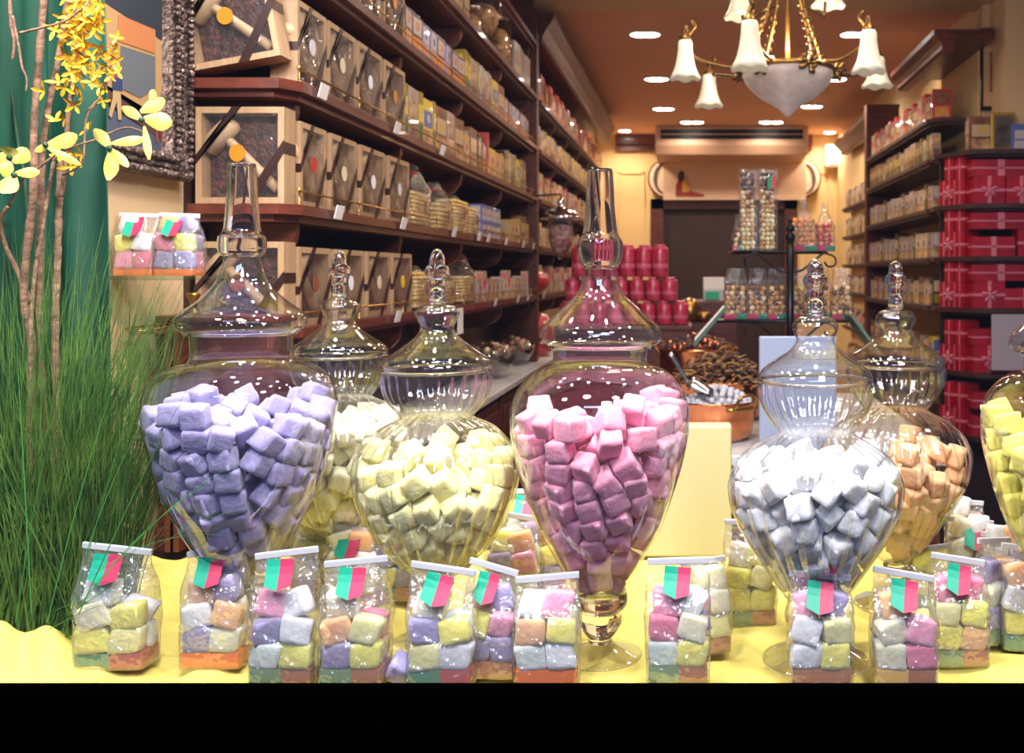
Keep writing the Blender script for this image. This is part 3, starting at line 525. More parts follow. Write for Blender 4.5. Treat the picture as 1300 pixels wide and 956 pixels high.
def dense(p, n=4):
    """smooth a profile"""
    out = []
    for i in range(len(p)-1):
        a = p[max(i-1, 0)]; b = p[i]; c = p[i+1]; d = p[min(i+2, len(p)-1)]
        for k in range(n):
            t = k/n
            q = []
            for x in (0, 1):
                q.append(.5*((2*b[x])+(c[x]-a[x])*t+(2*a[x]-5*b[x]+4*c[x]-d[x])*t*t+(3*b[x]-a[x]-3*c[x]+d[x])*t**3))
            if b[0] <= 1e-6 and c[0] <= 1e-6: q[0] = 0
            if k == 0: q = list(b)
            out.append((max(q[0], 0 if k == 0 and b[0] <= 1e-6 else .0003), q[1]))
    out.append(p[-1]); return out
for key, cx, Y, by, body, lid, fin, stem, foot, fl, lab in SPEC:
    base = Vector(((cx-VX)/F*Y, Y, TZ))
    t = thing('apothecary_jar', base, lab, 'jar', 'apothecary jars in the window display')
    k = Y/F
    zz = lambda p: [(r*k, (by+2-y)*k) for r, y in p]
    gm = GLASS2 if fl else GLASS
    n = 168 if fl else 72
    m = MB(); q = dense(zz(body)); top = q[0][1]
    m.lathe(q, base, n, flute=.030 if fl else 0, fn=28, flo=q[-1][1]+.03, fhi=top-.006)
    m.build('jar_body', gm, t, True)
    m = MB()
    pr = zz(body)[0]; m.lathe([(pr[0]+.0022*math.cos(a), pr[1]+.0022*math.sin(a)) for a in [i*PI/4 for i in range(9)]], base, 64)
    m.build('rim', SOLID, t, True)
    lq = dense(zz(lid))
    m = MB(); m.lathe(lq, base, n); L = m.build('lid', gm, t, True)
    fp_ = dense(zz(fin), 3)
    if fl:         # the neck under the solid acorn is hollow
        zr_ = zz([(0, fin[8][1]+3)])[0][1]
        inner = [(max(r-.003, .0005), z) for r, z in fp_ if r > .003 and z < zr_ and z > fp_[-1][1]+.002]
        fp_ = fp_[:-1]+[(0, fp_[-1][1])]
        hol = MB(); hol.lathe([(0, inner[0][1])]+inner+[(0, inner[-1][1])], base, 32)
    else:          # the spire is blown hollow: an outer and an inner wall
        inner = [(max(r-.0035, .0005), z) for r, z in fp_ if r > .005]
        zt0 = max(z for r, z in fp_); fp_ = [(r, z) for r, z in fp_ if r > .009]
        fp_ = inner[::-1]+fp_
        fp_ = [(0, inner[-1][1]+.004)]+fp_[1:-1]+[(0, inner[-1][1]-.0005)]
    m = MB(); m.lathe(fp_, base, 40)
    if fl: m.add(hol.v, [f_[::-1] for f_ in hol.f])
    m.build('finial', SOLID, L, True)
    m = MB(); m.lathe(dense(zz(stem), 3), base, 40); m.build('stem', SOLID, t, True)
    m = MB(); m.lathe(dense(zz(foot), 3), base, 64); m.build('foot', GLASS, t, True)
    # filling
    rows = PACK[key]
    ztop = (by-TOPCUT[key])*k
    rows = [r for r in rows if r[2]/2000 < ztop]
    zs = sorted([r[2]/2000 for r in rows])
    hi = zs[-1]
    rest = []
    rr = random.Random(hash(len(rows)) % 99)
    wlab = {'lavender': 'lavender marshmallow cube among the heap in the tall lavender jar', 'cream': 'cream marshmallow in the fluted jar behind the lavender jar',
            'yellow': 'pale yellow marshmallow in the fluted jar between the lavender and pink jars', 'pink': 'pink marshmallow cube among the heap in the tall pink jar',
            'white': 'white marshmallow cube in the fluted jar of white ones', 'peach': 'peach marshmallow in the fluted jar behind the white one',
            'lemon': 'lemon yellow marshmallow in the jar at the right edge'}[key]
    pos = [base+Vector((r[0]/2000, r[1]/2000, r[2]/2000)) for r in rows]
    eye = Vector((0, 0, CZ)); score = []
    for i, p in enumerate(pos):
        d0 = p-eye; sd_ = d0.cross(Vector((0, 0, 1))).normalized()*.009; n_vis = 0
        for off in ((0, 0), (1, 0), (-1, 0), (0, 1), (0, -1)):
            q = p+sd_*off[0]+Vector((0, 0, .009*off[1])); d1 = (q-eye); Ld = d1.length; d1 = d1/Ld; ok = True
            for j2, p2 in enumerate(pos):
                if j2 == i: continue
                w2 = p2-eye; tt = w2.dot(d1)
                if tt < Ld-.006 and (w2-d1*tt).length_squared < .000165: ok = False; break
            n_vis += ok
        scr = VX+F*p.x/p.y
        if scr > 1305: n_vis = -1
        if key == 'cream' and (scr < 415 or scr > 520 or p.z < 1.02): n_vis = min(n_vis, 0)
        if key == 'peach' and scr < 1120: n_vis = min(n_vis, 0)
        score.append((n_vis, -p.y, i))
    CAP = {'lavender': 66, 'pink': 62, 'yellow': 46, 'white': 50, 'cream': 22, 'peach': 26, 'lemon': 24}[key]
    chosen = {i for n_vis, _, i in sorted(score, reverse=True)[:CAP] if n_vis > 0}
    for i, r in enumerate(rows):
        e = (r[3]/40+rr.uniform(-.3, .3), r[4]/40+rr.uniform(-.3, .3), r[5]/40+rr.uniform(-.3, .3)); s_ = r[6]/10000; loc = pos[i]; k2 = MKEY[key]
        if i in chosen:
            o = mm_obj(k2, i, loc, e, s_*1.05)
            tag(o, wlab, 'marshmallow', 'marshmallows in the '+{'yellow': 'pale yellow', 'lemon': 'right-hand lemon'}.get(key, key)+' jar')
        else: rest.append((i, loc, e, s_*1.05))
    if rest:
        mb = MB()
        for i, loc, e, s_ in rest:
            me = mm_mesh(MKEY[key], i % 7); Mx = Euler(e).to_matrix()*s_
            mb.add([Mx @ v.co+loc for v in me.vertices], [tuple(pp.vertices) for pp in me.polygons])
        o = mb.build('marshmallow_pile', mm_mat(MKEY[key]), smooth=True)
        tag(o, MCOL[MKEY[key]][1]+' marshmallows buried at the core and back of the '+key+' jar', 'marshmallows', kind='stuff')
    JARN = key

# one loose lavender marshmallow on the cloth
o = mm_obj('lavender', 2, P(505, 866, 1.178)+Vector((0, 0.012, .012)), (.5, .6, .3), .027)
tag(o, 'single loose lavender marshmallow lying on the cloth between two bags', 'marshmallow')

# ------------------------------------------------------------------ cellophane bags
def bag(xc, yb, wpx, yl, yr, cols, base, where, flag=.5, turn=0, rows=2, two=True, Yf=None, grp='cellophane marshmallow bags', zoff=None, dw=1.0, top='clip', lab=None, baseh=.019):
    Yf = Yf or TY(yb)
    W = wpx/F*Yf; D = .046
    Yc = Yf+D/2
    z0 = TZ if zoff is None else zoff
    loc = Vector(((xc-VX)/F*Yc, Yc, z0))
    H = (yb-(yl+yr)/2)/F*Yf
    tilt = -math.atan2(yr-yl, wpx)
    t = thing('marshmallow_bag', loc, lab or ('clear cellophane bag of mixed marshmallows '+where), 'bag', grp, turn)
    rs = random.Random(int(xc*7+yb))
    # card base
    bw = W*.94; bd = D*.9
    m = MB()
    h1 = baseh
    o_ = wloc(t)
    m.box(o_.x-bw/2, o_.x+bw*.02, o_.y-bd/2, o_.y+bd/2, o_.z+.0006, o_.z+h1, 0)
    m.box(o_.x+bw*.02, o_.x+bw/2, o_.y-bd/2, o_.y+bd/2, o_.z+.0006, o_.z+h1, 1)
    bm_ = {'orange': (M_ORBASE, M_ORBASE), 'green': (M_GRBASE, M_BRBASE), 'brown': (M_BRBASE, M_BRBASE), 'amber': (M_YLBASE, M_BRBASE), 'mix': (mat('dark_green_card', C(84, 140, 104), .5), mat('dull_red_card', C(190, 84, 76), .5))}[base]
    m.build('card_base', bm_, t)
    # marshmallows, two columns and two layers
    cw = bw/2; ch = .0305; n = 0
    zc = h1
    for r_ in range(rows+1):
        for cx_ in (-1, 1):
            for ly in (-1, 1):
                if r_ == rows and (ly == 1 or (cx_ == 1 and rs.random() < .3)): continue
                if r_ == rows-1 and ly == 1 and rs.random() < .3: continue
                kcol = cols[n % len(cols)]; n += 1
                s1 = (cw*.97*rs.uniform(.94, 1.03), D*.46, ch*rs.uniform(.95, 1.05))
                hh = zc+ch*.5+r_*ch*.97
                jr = .10 if r_ < rows-1 else .38
                mm = mm_obj(kcol, rs.randrange(5), (cx_*cw*.49*(1 if r_ < rows else .72)+rs.uniform(-1, 1)*.0012, ly*D*.235*(1 if r_ < rows else .35), hh), (rs.uniform(-jr, jr)*.5, rs.uniform(-jr, jr), rs.uniform(-jr, jr)*.6), s1, t)
                mm['label'] = MCOL[kcol][1]+' marshmallow'
    # film
    m = MB(); N = 40; LV = 16; vs = []; ho = rs.uniform(0, 40)
    for i in range(LV+1):
        f = i/LV; z = f*(H-.003)
        g = max(0, (f-.58)/.42); g = g*g*(3-2*g)
        w_ = W*.5*(1.02-.05*g+.03*math.sin(f*PI)); d_ = D*.52*(1-g)+.0012
        for j in range(N):
            a = 2*PI*(j+.5)/N; ca, sa = math.cos(a), math.sin(a); e = .28
            x = math.copysign(abs(ca)**e, ca)*w_; y = math.copysign(abs(sa)**e, sa)*d_
            nz = noise.noise(Vector((x*60+ho, y*60, z*45)))*.0032*min(1, f*3)*(1-.6*g)
            nz += noise.noise(Vector((x*150+ho, y*150, z*90)))*.0018*min(1, f*2)*(.4 if f > .95 else 1)
            x += nz*ca; y += nz*sa*(1+2*g*(1-g))
            zz_ = z + (x*math.tan(tilt))*g
            vs.append((o_.x+x, o_.y+y, o_.z+.0004+zz_))
    fs = [(i*N+j, i*N+(j+1) % N, (i+1)*N+(j+1) % N, (i+1)*N+j) for i in range(LV) for j in range(N)]
    fs.append(tuple(range(N))[::-1])
    m.add(vs, fs); m.build('cellophane', FILM, t, True)
    # clip strip
    rot = Matrix.Rotation(-tilt, 3, 'Y')
    m = MB(); m.cbox((o_.x, o_.y, o_.z+H), (W*1.0*dw, .005, .0078), rot); m.build('clip', M_CLIP, t, bevel=.001)
    # pennant label
    if flag is not None:
        fw = W*.42; fh = .034
        fx = (flag-.5)*W*.6; a = rs.uniform(-.12, .12)
        rl = Matrix.Rotation(-tilt+a, 3, 'Y')
        yy = -.0068
        def tp(x, z, y=0): 
            v = rl @ Vector((x, 0, z)); fz = H-.004+v.z; g_ = max(0, 1-(H-fz)/(H*.42)); g_ = g_*g_*(3-2*g_)
            return Vector((o_.x+fx+v.x, o_.y-(D*.52*(1-g_)+.0105)+y, o_.z+fz))
        m = MB()
        cuts = [0, -.008, -.016, -fh*.84]
        for sgn, mi in ((-1, 0), (1, 1)):
            for c0, c1 in zip(cuts, cuts[1:]):
                last = c1 == cuts[-1]
                x0, x1 = (sgn*fw/2, 0)
                m.prism([tp(x0, c0), tp(x1, c0), tp(x1, -fh if last else c1), tp(x0, c1)], (0, -.0005, 0), mi)
        m.build('ribbon_label', (M_TEAL, M_MAG), t)
    return t
_rc = random.Random(3)
ALLC = ['white', 'yellow', 'peach', 'cream', 'pink', 'mauve', 'paleyellow', 'mint']
B = bag
B(149, 851, 90, 698, 708, ['yellow', 'peach', 'paleyellow', 'white', 'cream', 'mint', 'yellow', 'white', 'white', 'peach', 'white', 'cream'], 'mix', 'foremost beside the green grass', .42)
B(112, 792, 70, 676, 692, ['peach', 'rose', 'mauve', 'white', 'peach', 'white'], 'orange', 'half hidden in the grass', .5, turn=.15, rows=1)
B(276, 850, 78, 711, 703, ['mauve', 'yellow', 'cream', 'peach', 'white', 'pink', 'peach', 'cream', 'peach', 'mauve', 'lavender'], 'orange', 'on an orange base in front of the lavender jar', .45)
B(364, 872, 82, 714, 704, ['mint', 'cream', 'yellow', 'yellow', 'mauve', 'peach', 'white', 'pink', 'white', 'yellow', 'paleyellow'], 'green', 'right of the orange-based bag before the lavender jar', .44)
B(452, 872, 82, 724, 716, ['mauve', 'cream', 'yellow', 'peach', 'peach', 'white', 'paleyellow', 'rose', 'cream', 'pink', 'mauve'], 'green', 'in front of the cream-filled jar', .5)
B(563, 873, 84, 723, 735, ['paleyellow', 'white', 'white', 'peach', 'lavender', 'yellow', 'mint', 'cream', 'cream', 'peach', 'paleyellow'], 'mix', 'in front of the pale yellow jar', .5)
B(627, 862, 66, 719, 735, ['mauve', 'peach', 'mauve', 'peach', 'yellow', 'pink', 'mint', 'peach', 'lavender'], 'brown', 'overlapping the bag in front of the pale yellow jar', .48, turn=-.12)
B(695, 873, 82, 743, 738, ['mint', 'white', 'white', 'yellow', 'peach', 'white', 'yellow', 'cream', 'mint', 'pink', 'rose'], 'orange', 'without ribbon, left of the pink jar foot', None, turn=.08)
B(861, 868, 80, 720, 718, ['mint', 'mauve', 'yellow', 'peach', 'rose', 'cream', 'mauve', 'pink', 'white', 'pink', 'pink'], 'green', 'right of the pink jar foot', .5)
B(893, 832, 62, 719, 718, ['cream', 'yellow', 'paleyellow', 'cream', 'rose', 'cream'], 'brown', 'tucked behind the bag right of the pink jar foot', None, turn=.35)
B(1041, 872, 80, 735, 741, ['white', 'peach', 'yellow', 'cream', 'white', 'peach', 'paleyellow', 'pink', 'mauve', 'pink', 'lavender'], 'brown', 'in front of the white-filled jar', .5)
B(1147, 873, 80, 729, 743, ['cream', 'white', 'rose', 'peach', 'cream', 'peach', 'pink', 'yellow', 'peach', 'peach', 'paleyellow'], 'amber', 'right of the foot of the white-filled jar', .5)
B(1216, 847, 70, 711, 722, ['yellow', 'paleyellow', 'peach', 'yellow', 'paleyellow', 'yellow', 'yellow', 'pink', 'rose', 'rose'], 'green', 'mostly yellow, standing before the peach jar', .5)
B(1262, 818, 52, 690, 694, ['mauve', 'peach', 'salmon', 'yellow', 'cream', 'white', 'mauve', 'white'], 'green', 'turned sideways behind the mostly yellow bag', None, turn=.4)
B(1302, 828, 60, 700, 704, ['yellow', 'peach', 'rose', 'paleyellow', 'white', 'peach'], 'mix', 'under the lemon jar at the right edge', None, turn=-.2)
B(952, 794, 66, 668, 667, ['yellow', 'salmon', 'yellow', 'peach', 'yellow', 'peach', 'paleyellow', 'mauve', 'cream'], 'green', 'behind and left of the white-filled jar', None)
B(449, 772, 66, 672, 681, ['cream', 'white', 'cream', 'peach', 'cream'], 'brown', 'below the cream-filled jar', .5)
B(404, 752, 60, 649, 654, ['cream', 'yellow', 'white', 'cream'], 'brown', 'between the lavender and cream jars, at the back', None)
B(506, 764, 62, 672, 668, ['yellow', 'cream', 'mauve', 'yellow', 'mauve', 'cream'], 'green', 'left of the pale yellow jar, further back', None)
B(652, 772, 66, 655, 664, ['yellow', 'peach', 'yellow', 'cream', 'mauve', 'peach', 'pink'], 'orange', 'directly between the pale yellow and pink jars', None)
B(689, 760, 60, 671, 681, ['cream', 'yellow', 'mauve', 'peach', 'cream'], 'amber', 'pressed against the left side of the pink jar', None)
B(668, 722, 54, 626, 630, ['pink', 'white', 'yellow'], 'orange', 'furthest back between the pale yellow and pink jars', .5)
B(1178, 772, 60, 705, 698, ['yellow', 'yellow', 'peach', 'mauve'], 'green', 'short one under the peach jar', None, rows=1)
B(1232, 752, 60, 663, 669, ['cream', 'white', 'mauve', 'cream'], 'amber', 'right of the peach jar', .6)
B(1226, 716, 46, 640, 643, ['cream', 'peach', 'white'], 'brown', 'last one behind the peach jar, beneath the red boxes', None)
B(1275, 764, 60, 683, 686, ['white', 'peach', 'mauve', 'cream'], 'green', 'behind the lemon jar', None)
# two bags on the glass wall shelf
GS = CZ-.0045
B(177, 348, 52, 269, 271, ['pink', 'paleyellow', 'rose', 'yellow', 'yellow', 'white', 'peach', 'white'], 'orange', 'on the glass wall shelf, nearer the green drape', 0.5, rows=2, baseh=.012, Yf=1.66, zoff=GS, grp='bags on the glass wall shelf')
B(228, 348, 52, 269, 271, ['mauve', 'peach', 'lavender', 'rose', 'rose', 'yellow', 'mauve', 'peach'], 'orange', 'on the glass wall shelf, nearer the spired jar', 0.5, rows=2, baseh=.012, Yf=1.66, zoff=GS, grp='bags on the glass wall shelf')

# ------------------------------------------------------------------ display table, cloth, window
m = MB(); m.box(-.988, 1.0, 1.165, 1.80, .30, .884); 
o = m.build('display_plinth', M_WOODD); tag(o, 'dark wooden display plinth under the yellow cloth', 'display table')
def cz(x, y):
    n1 = noise.noise(Vector((x*6, y*9, 1)))*.5+noise.noise(Vector((x*14+y*9, y*22, 4)))*.35+noise.noise(Vector((x*30-y*20, y*40, 7)))*.15
    z = TZ-.010+n1*.024
    r = abs(noise.noise(Vector((x*5+y*3, y*8-x*2, 9))))
    z += max(0, .12-r)*.09-.002
    z = min(z, TZ-.0006)
    f = max(0, 1-math.hypot((x+.86)/.14, (y-1.24)/.10))    # a gathered heap at the left front
    z += f*.05+f*.012*math.sin(x*90+y*60)
    f2 = max(0, 1-math.hypot((x+.80)/.10, (y-1.36)/.05)); z += f2*.02
    return z
m = MB(); nx, ny = 230, 90; x0, x1, y0, y1 = -.985, .62, 1.162, 1.79
vs = []
for j in range(ny+1):
    for i in range(nx+1):
        x = x0+(x1-x0)*i/nx
        yb = y1+.02*math.sin(x*9)-.05*max(0, (-.55-x))/.4
        y = y0+(yb-y0)*j/ny
        vs.append((x, y, max(cz(x, y), .8846)))
k_ = nx+1
m.add(vs, [(j*k_+i, j*k_+i+1, (j+1)*k_+i+1, (j+1)*k_+i) for j in range(ny) for i in range(nx)])
o = m.build('tablecloth', M_CLOTH, smooth=True); tag(o, 'crumpled yellow cloth spread under the jars and bags', 'tablecloth')
sd = o.modifiers.new('s', 'SOLIDIFY'); sd.thickness = .0006; sd.offset = -1
zf = CZ-(867-VY)/F*1.150
m = MB(); m.box(-1.5, 1.2, 1.12, 1.150, .2, zf); struct_('trim_1', m, M_BLACK)
m = MB(); m.box(-1.5, 1.2, 1.137, 1.141, zf-.004, 2.6); o = m.build('window_1', PANE); o['kind'] = 'structure'

# pale yellow display board
m = MB(); a = P(800, 541, 1.70); b = P(929, 541, 1.70)
m.box(a.x, b.x, 1.70, 1.745, TZ, a.z); o = m.build('display_block', M_YBOARD, bevel=.004)
tag(o, 'pale yellow upright display block standing behind the pink jar', 'display block')
m = MB()
# frosted white acrylic sheet behind the white jar
a = P(964, 427, 2.62); b = P(1062, 427, 2.62)
m.box(a.x, b.x, 2.62, 2.632, CZ-.48, a.z); 
M_FROST = mat('frosted_acrylic', C(160, 170, 198), .3)
o = m.build('acrylic_sheet', M_FROST, bevel=.004); tag(o, 'frosted bluish white sheet standing behind the white-filled jar', 'sign holder')

# ------------------------------------------------------------------ green drape, plant, grass
m = MB(); nx, ny = 110, 30; vs = []
for j in range(ny+1):
    f = j/ny; z = 2.35+(.9-2.35)*f
    yr_ = VY-(z-CZ)*F/1.46
    xr = P(130+(yr_/440)*17, 0, 1.46).x
    L1 = .30; L2 = xr+.962
    for i in range(nx+1):
        g = i/nx*(L1+L2); fo = .009*math.sin(g*85+f*1.2)+.006*math.sin(g*37+1+f*.8)+.003*noise.noise(Vector((g*30, f*8, 0)))
        if g < L1: vs.append((-.962+fo*.8+.006, 1.17+(g/L1)*.285, z))
        else: vs.append((-.962+g-L1, 1.46+fo-.004, z))
k_ = nx+1
m.add(vs, [(j*k_+i, j*k_+i+1, (j+1)*k_+i+1, (j+1)*k_+i) for j in range(ny) for i in range(nx)])
o = m.build('drape', M_GREEN, smooth=True); tag(o, 'emerald green fabric drape hanging at the left of the window', 'curtain')
sd = o.modifiers.new('s', 'SOLIDIFY'); sd.thickness = .0012

def stem_thing(pts, r, mt, lab, name='branch', Y=1.34, cat='branch', taper=.7, grp=None):
    pp = bez([P(x, y, Y+(dy[0] if dy else 0)) for x, y, *dy in pts], 6)
    n_ = len(pp); rr = [(r/F*Y)*(1-(1-taper)*i/n_)*(1+.12*math.sin(i*2.1)) for i in range(n_)]
    mb = MB(); mb.tube(pp, rr, 8); o = mb.build(name, mt, smooth=True); return tag(o, lab, cat, grp), pp
g_ = 'willow branches rising from the grass'
stem_thing([(36, 770), (38, 560), (40, 440), (30, 370), (42, 245), (43, 163), (50, 68), (57, -20)], 5.5, M_BARK, 'brown upright willow branch, thickest, along the green drape', grp=g_)
stem_thing([(60, 770), (58, 600), (50, 420), (52, 258), (54, 190), (64, 122), (74, 76), (84, 10), (90, -20)], 4.6, M_BARK, 'slanting brown branch just right of the thickest branch', grp=g_, Y=1.36)
stem_thing([(48, 770), (46, 560), (40, 400), (33, 245), (22, 177), (11, 90), (0, 27), (-8, -10)], 3.2, M_GSTEM, 'smooth dark green stem leaning left up the drape', grp=g_, Y=1.38)
stem_thing([(72, 770), (72, 560), (70, 420), (73, 330), (75, 258), (78, 197)], 4.6, M_BARKL, 'pale cut-off twig standing upright below the big yellow petals', grp=g_, Y=1.33, taper=.9)
stem_thing([(40, 700), (38, 520), (39, 420), (44, 350), (52, 300), (62, 240), (69, 200)], 3.0, M_BARKL, 'light brown curved twig crossing in front of the branches', grp=g_, Y=1.31)
stem_thing([(12, 262), (30, 226), (50, 212), (72, 196), (100, 184), (122, 177), (146, 166), (164, 162), (182, 168)], 1.6, M_BARK, 'thin wiry twig carrying the large pale yellow blossoms', grp=g_, Y=1.27)
stem_thing([(24, 42), (54, 35), (82, 27), (98, 16), (112, 4), (118, -15)], 1.8, M_BARKL, 'thin pale twig arching across at the top left', grp=g_, Y=1.28)
stem_thing([(12, -10), (14, 30), (18, 52), (16, 76)], 2.2, M_BARK, 'short hanging twig end at the top left corner', grp=g_, Y=1.30)
stem_thing([(16, 20), (24, 60), (28, 85), (34, 100), (33, 116)], 1.6, M_BARK, 'curled thin tendril dangling in the top left corner', grp=g_, Y=1.29)
stem_thing([(80, 222), (98, 213), (106, 200), (110, 150), (128, 124)], 1.5, M_BARK, 'little side twig curling up toward the picture frame', grp=g_, Y=1.29)
stem_thing([(40, 385), (20, 340), (6, 310), (0, 280), (10, 262)], 3.4, M_BARK, 'brown forked branch leaning out to the left edge', grp=g_, Y=1.35)
def petal(mb, c, d, u, L, w, curl=.3, mi=0):
    """petal from c along d, widened along u"""
    d = d.normalized(); u = (u-d*u.dot(d)).normalized(); nn = d.cross(u)
    rows = 6; vs = []; 
    for i in range(rows+1):
        f = i/rows; ww = w*math.sin(PI*min(.97, f*.9+.08))**.7*(.55+.6*f if f < .7 else 1.0)
        cpt = c+d*L*f+nn*(curl*L*f*f)
        for s_ in (-1, -.4, .4, 1):
            vs.append(cpt+u*ww*s_*.5+nn*(abs(s_)*.18*ww))
    fs = [(i*4+j, i*4+j+1, (i+1)*4+j+1, (i+1)*4+j) for i in range(rows) for j in range(3)]
    mb.add(vs, fs, mi)
# forsythia branch with blossoms
fp = [(78, 250), (84, 200), (86, 150), (92, 110), (98, 70), (96, 30), (100, -15)]
pp = bez([P(x, y, 1.31) for x, y in fp], 6)
t = thing('forsythia_branch', P(78, 250, 1.31), 'upright branch crowded with golden yellow blossoms beside the picture frame', 'branch')
mb = MB(); mb.tube(pp, .003, 6); mb.build('stem', M_BARK, t, True)
rs = random.Random(11)
def blossom(mb, c, L, rs, n=4):
    ax = Vector((rs.uniform(-.6, .6), -1, rs.uniform(-.8, .5))).normalized()
    a1 = ax.cross(Vector((0, 0, 1))).normalized(); a2 = ax.cross(a1)
    ph = rs.uniform(0, 3)
    for k in range(n):
        a = ph+2*PI*k/n
        d = a1*math.cos(a)+a2*math.sin(a)+ax*rs.uniform(.1, .7)
        petal(mb, c, d, ax.cross(d), L*rs.uniform(.8, 1.15), L*.42, rs.uniform(-.2, .3))
spots = []
for i in range(78):
    y = rs.choice([rs.uniform(-8, 60), rs.uniform(20, 130), rs.uniform(60, 215), rs.uniform(0, 120)])
    xc_ = {0: 105, 1: 100, 2: 92}.get(0 if y < 40 else 1 if y < 110 else 2)
    x = xc_+rs.gauss(0, 15 if y < 40 else 12)
    spots.append((min(x, 128), y))
for x, y in spots:
    mb = MB(); blossom(mb, P(x, y, 1.31+rs.uniform(-.03, .02)), .0145, rs)
    mb.build('blossom', M_FORS, t, True)
t2 = thing('forsythia_sprig', P(118, 135, 1.30), 'small golden-blossomed sprig in front of the framed picture', 'branch')
mb = MB(); mb.tube(bez([P(112, 140, 1.30), P(128, 122, 1.30), P(138, 90, 1.30), P(148, 50, 1.30)], 5), .0018, 6); mb.build('stem', M_BARK, t2, True)
for x, y in [(147, 48), (152, 62), (149, 76), (143, 70), (134, 85), (128, 70), (126, 110), (136, 112), (142, 96), (152, 92), (122, 96), (133, 128), (116, 104)]:
    mb = MB(); blossom(mb, P(x+rs.uniform(-3, 3), y, 1.295), .012, rs); mb.build('blossom', M_FORS, t2, True)
# big pale blossoms: petals by end points in the picture plane, each with depth
BIG = [
 ('large pale yellow blossom nearest the left edge, upper of two', [((12, 200), (8, 186), 26), ((16, 206), (33, 190), 24), ((10, 206), (-6, 200), 22)], 1.27),
 ('large pale yellow blossom at the left edge, lower of two', [((18, 222), (2, 245), 28), ((18, 220), (47, 218), 15), ((16, 218), (0, 212), 24)], 1.26),
 ('pale yellow blossom with two long petals left of the wiry twig', [((58, 184), (102, 174), 22), ((58, 186), (98, 208), 11), ((58, 184), (46, 192), 10)], 1.265),
 ('drooping pale yellow blossom in the middle of the wiry twig', [((139, 188), (121, 164), 18), ((141, 182), (181, 176), 14), ((141, 188), (140, 228), 22), ((143, 190), (160, 210), 12)], 1.26),
 ('pale yellow blossom at the tip of the wiry twig over the picture frame', [((180, 152), (156, 136), 15), ((178, 142), (206, 126), 20), ((182, 150), (219, 157), 26), ((183, 160), (187, 200), 11), ((190, 126), (196, 114), 12)], 1.255)]
for lab, pts, Y in BIG:
    mb = MB(); i = 0
    for (a, b, w) in pts:
        pa = P(a[0], a[1], Y); pb = P(b[0], b[1], Y-.008+.006*(i % 3)); d = pb-pa
        petal(mb, pa, d, d.cross(Vector((.15*(i % 2), -1, 0))), d.length*1.02, w/F*Y*1.05, .12*(1 if i % 2 else -1)); i += 1
    c0 = P(pts[0][0][0], pts[0][0][1], Y); mb.ball(c0, .004, 8, mi=1)
    o = mb.build('blossom', (M_PETAL, M_GSTEM), smooth=True); tag(o, lab, 'flower', 'large blossoms on the wiry twig')
# grass tuft
rs = random.Random(21)
def blade(mb, root, tip, sag, w, n=9):
    root = Vector(root); tip = Vector(tip); vs = []
    side = Vector((rs.uniform(-1, 1), rs.uniform(-.5, .5), 0)); side = side.normalized() if side.length > .1 else Vector((1, 0, 0))
    mid = (root+tip)/2+Vector((0, 0, sag))
    for i in range(n+1):
        f = i/n; p = root*(1-f)**2+mid*2*f*(1-f)+tip*f*f
        ww = w*(1-f**2.2*.92)
        vs += [p-side*ww*.5, p+Vector((0, -ww*.35, 0)), p+side*ww*.5]
    fs = []
    for i in range(n): fs += [(i*3, i*3+1, i*3+4, i*3+3), (i*3+1, i*3+2, i*3+5, i*3+4)]
    mb.add(vs, fs)
mb = MB()
for i in range(1700):
    f = rs.random()
    rx = rs.uniform(-40, 165); Yr = rs.uniform(1.28, 1.43)
    root = Vector(((rx-VX)/F*Yr, Yr, TZ-.002))
    lean = rs.gauss(.22, .30)
    ln = rs.uniform(.26, .58)*(1.0 if rx < 90 else .88)
    tx = root.x+ln*math.sin(lean)*1.0+ .00
    tz = TZ+ln*math.cos(lean)
    ty = Yr+rs.uniform(-.12, .10); ty = min(max(ty, 1.165), 1.445); tx = max(tx, -.945)
    if VX+tx*F/ty > 252: continue
    blade(mb, root, (tx, ty, tz), rs.uniform(.0, .07)+max(0, lean)*.05, rs.uniform(.0012, .0021))
o = mb.build('grass_tuft', M_GRASS, smooth=True); tag(o, 'dense tuft of long thin green grass at the left of the window', 'grass', kind='stuff')
mb = MB()
for (x0_, y0_, x1_, y1_, sg) in [(110, 760, 345, 566, .10), (100, 770, 335, 585, .12), (120, 770, 320, 645, .10), (105, 740, 330, 690, .12), (90, 780, 265, 705, .06), (60, 800, 240, 735, .03), (70, 775, 235, 745, .04), (150, 740, 245, 600, .06), (110, 700, 190, 520, .05), (20, 790, 60, 560, .04), (60, 790, 150, 470, .05), (90, 780, 200, 390, .0), (40, 780, 20, 420, .02), (100, 780, 250, 470, .03)]:
    blade(mb, P(x0_, y0_, 1.21), P(x1_, y1_, 1.152), sg*.5, .0016, 16)
o = mb.build('grass_strands', M_GRASSL, smooth=True); tag(o, 'few bright loose grass strands arching over to the lavender jar', 'grass', kind='stuff')
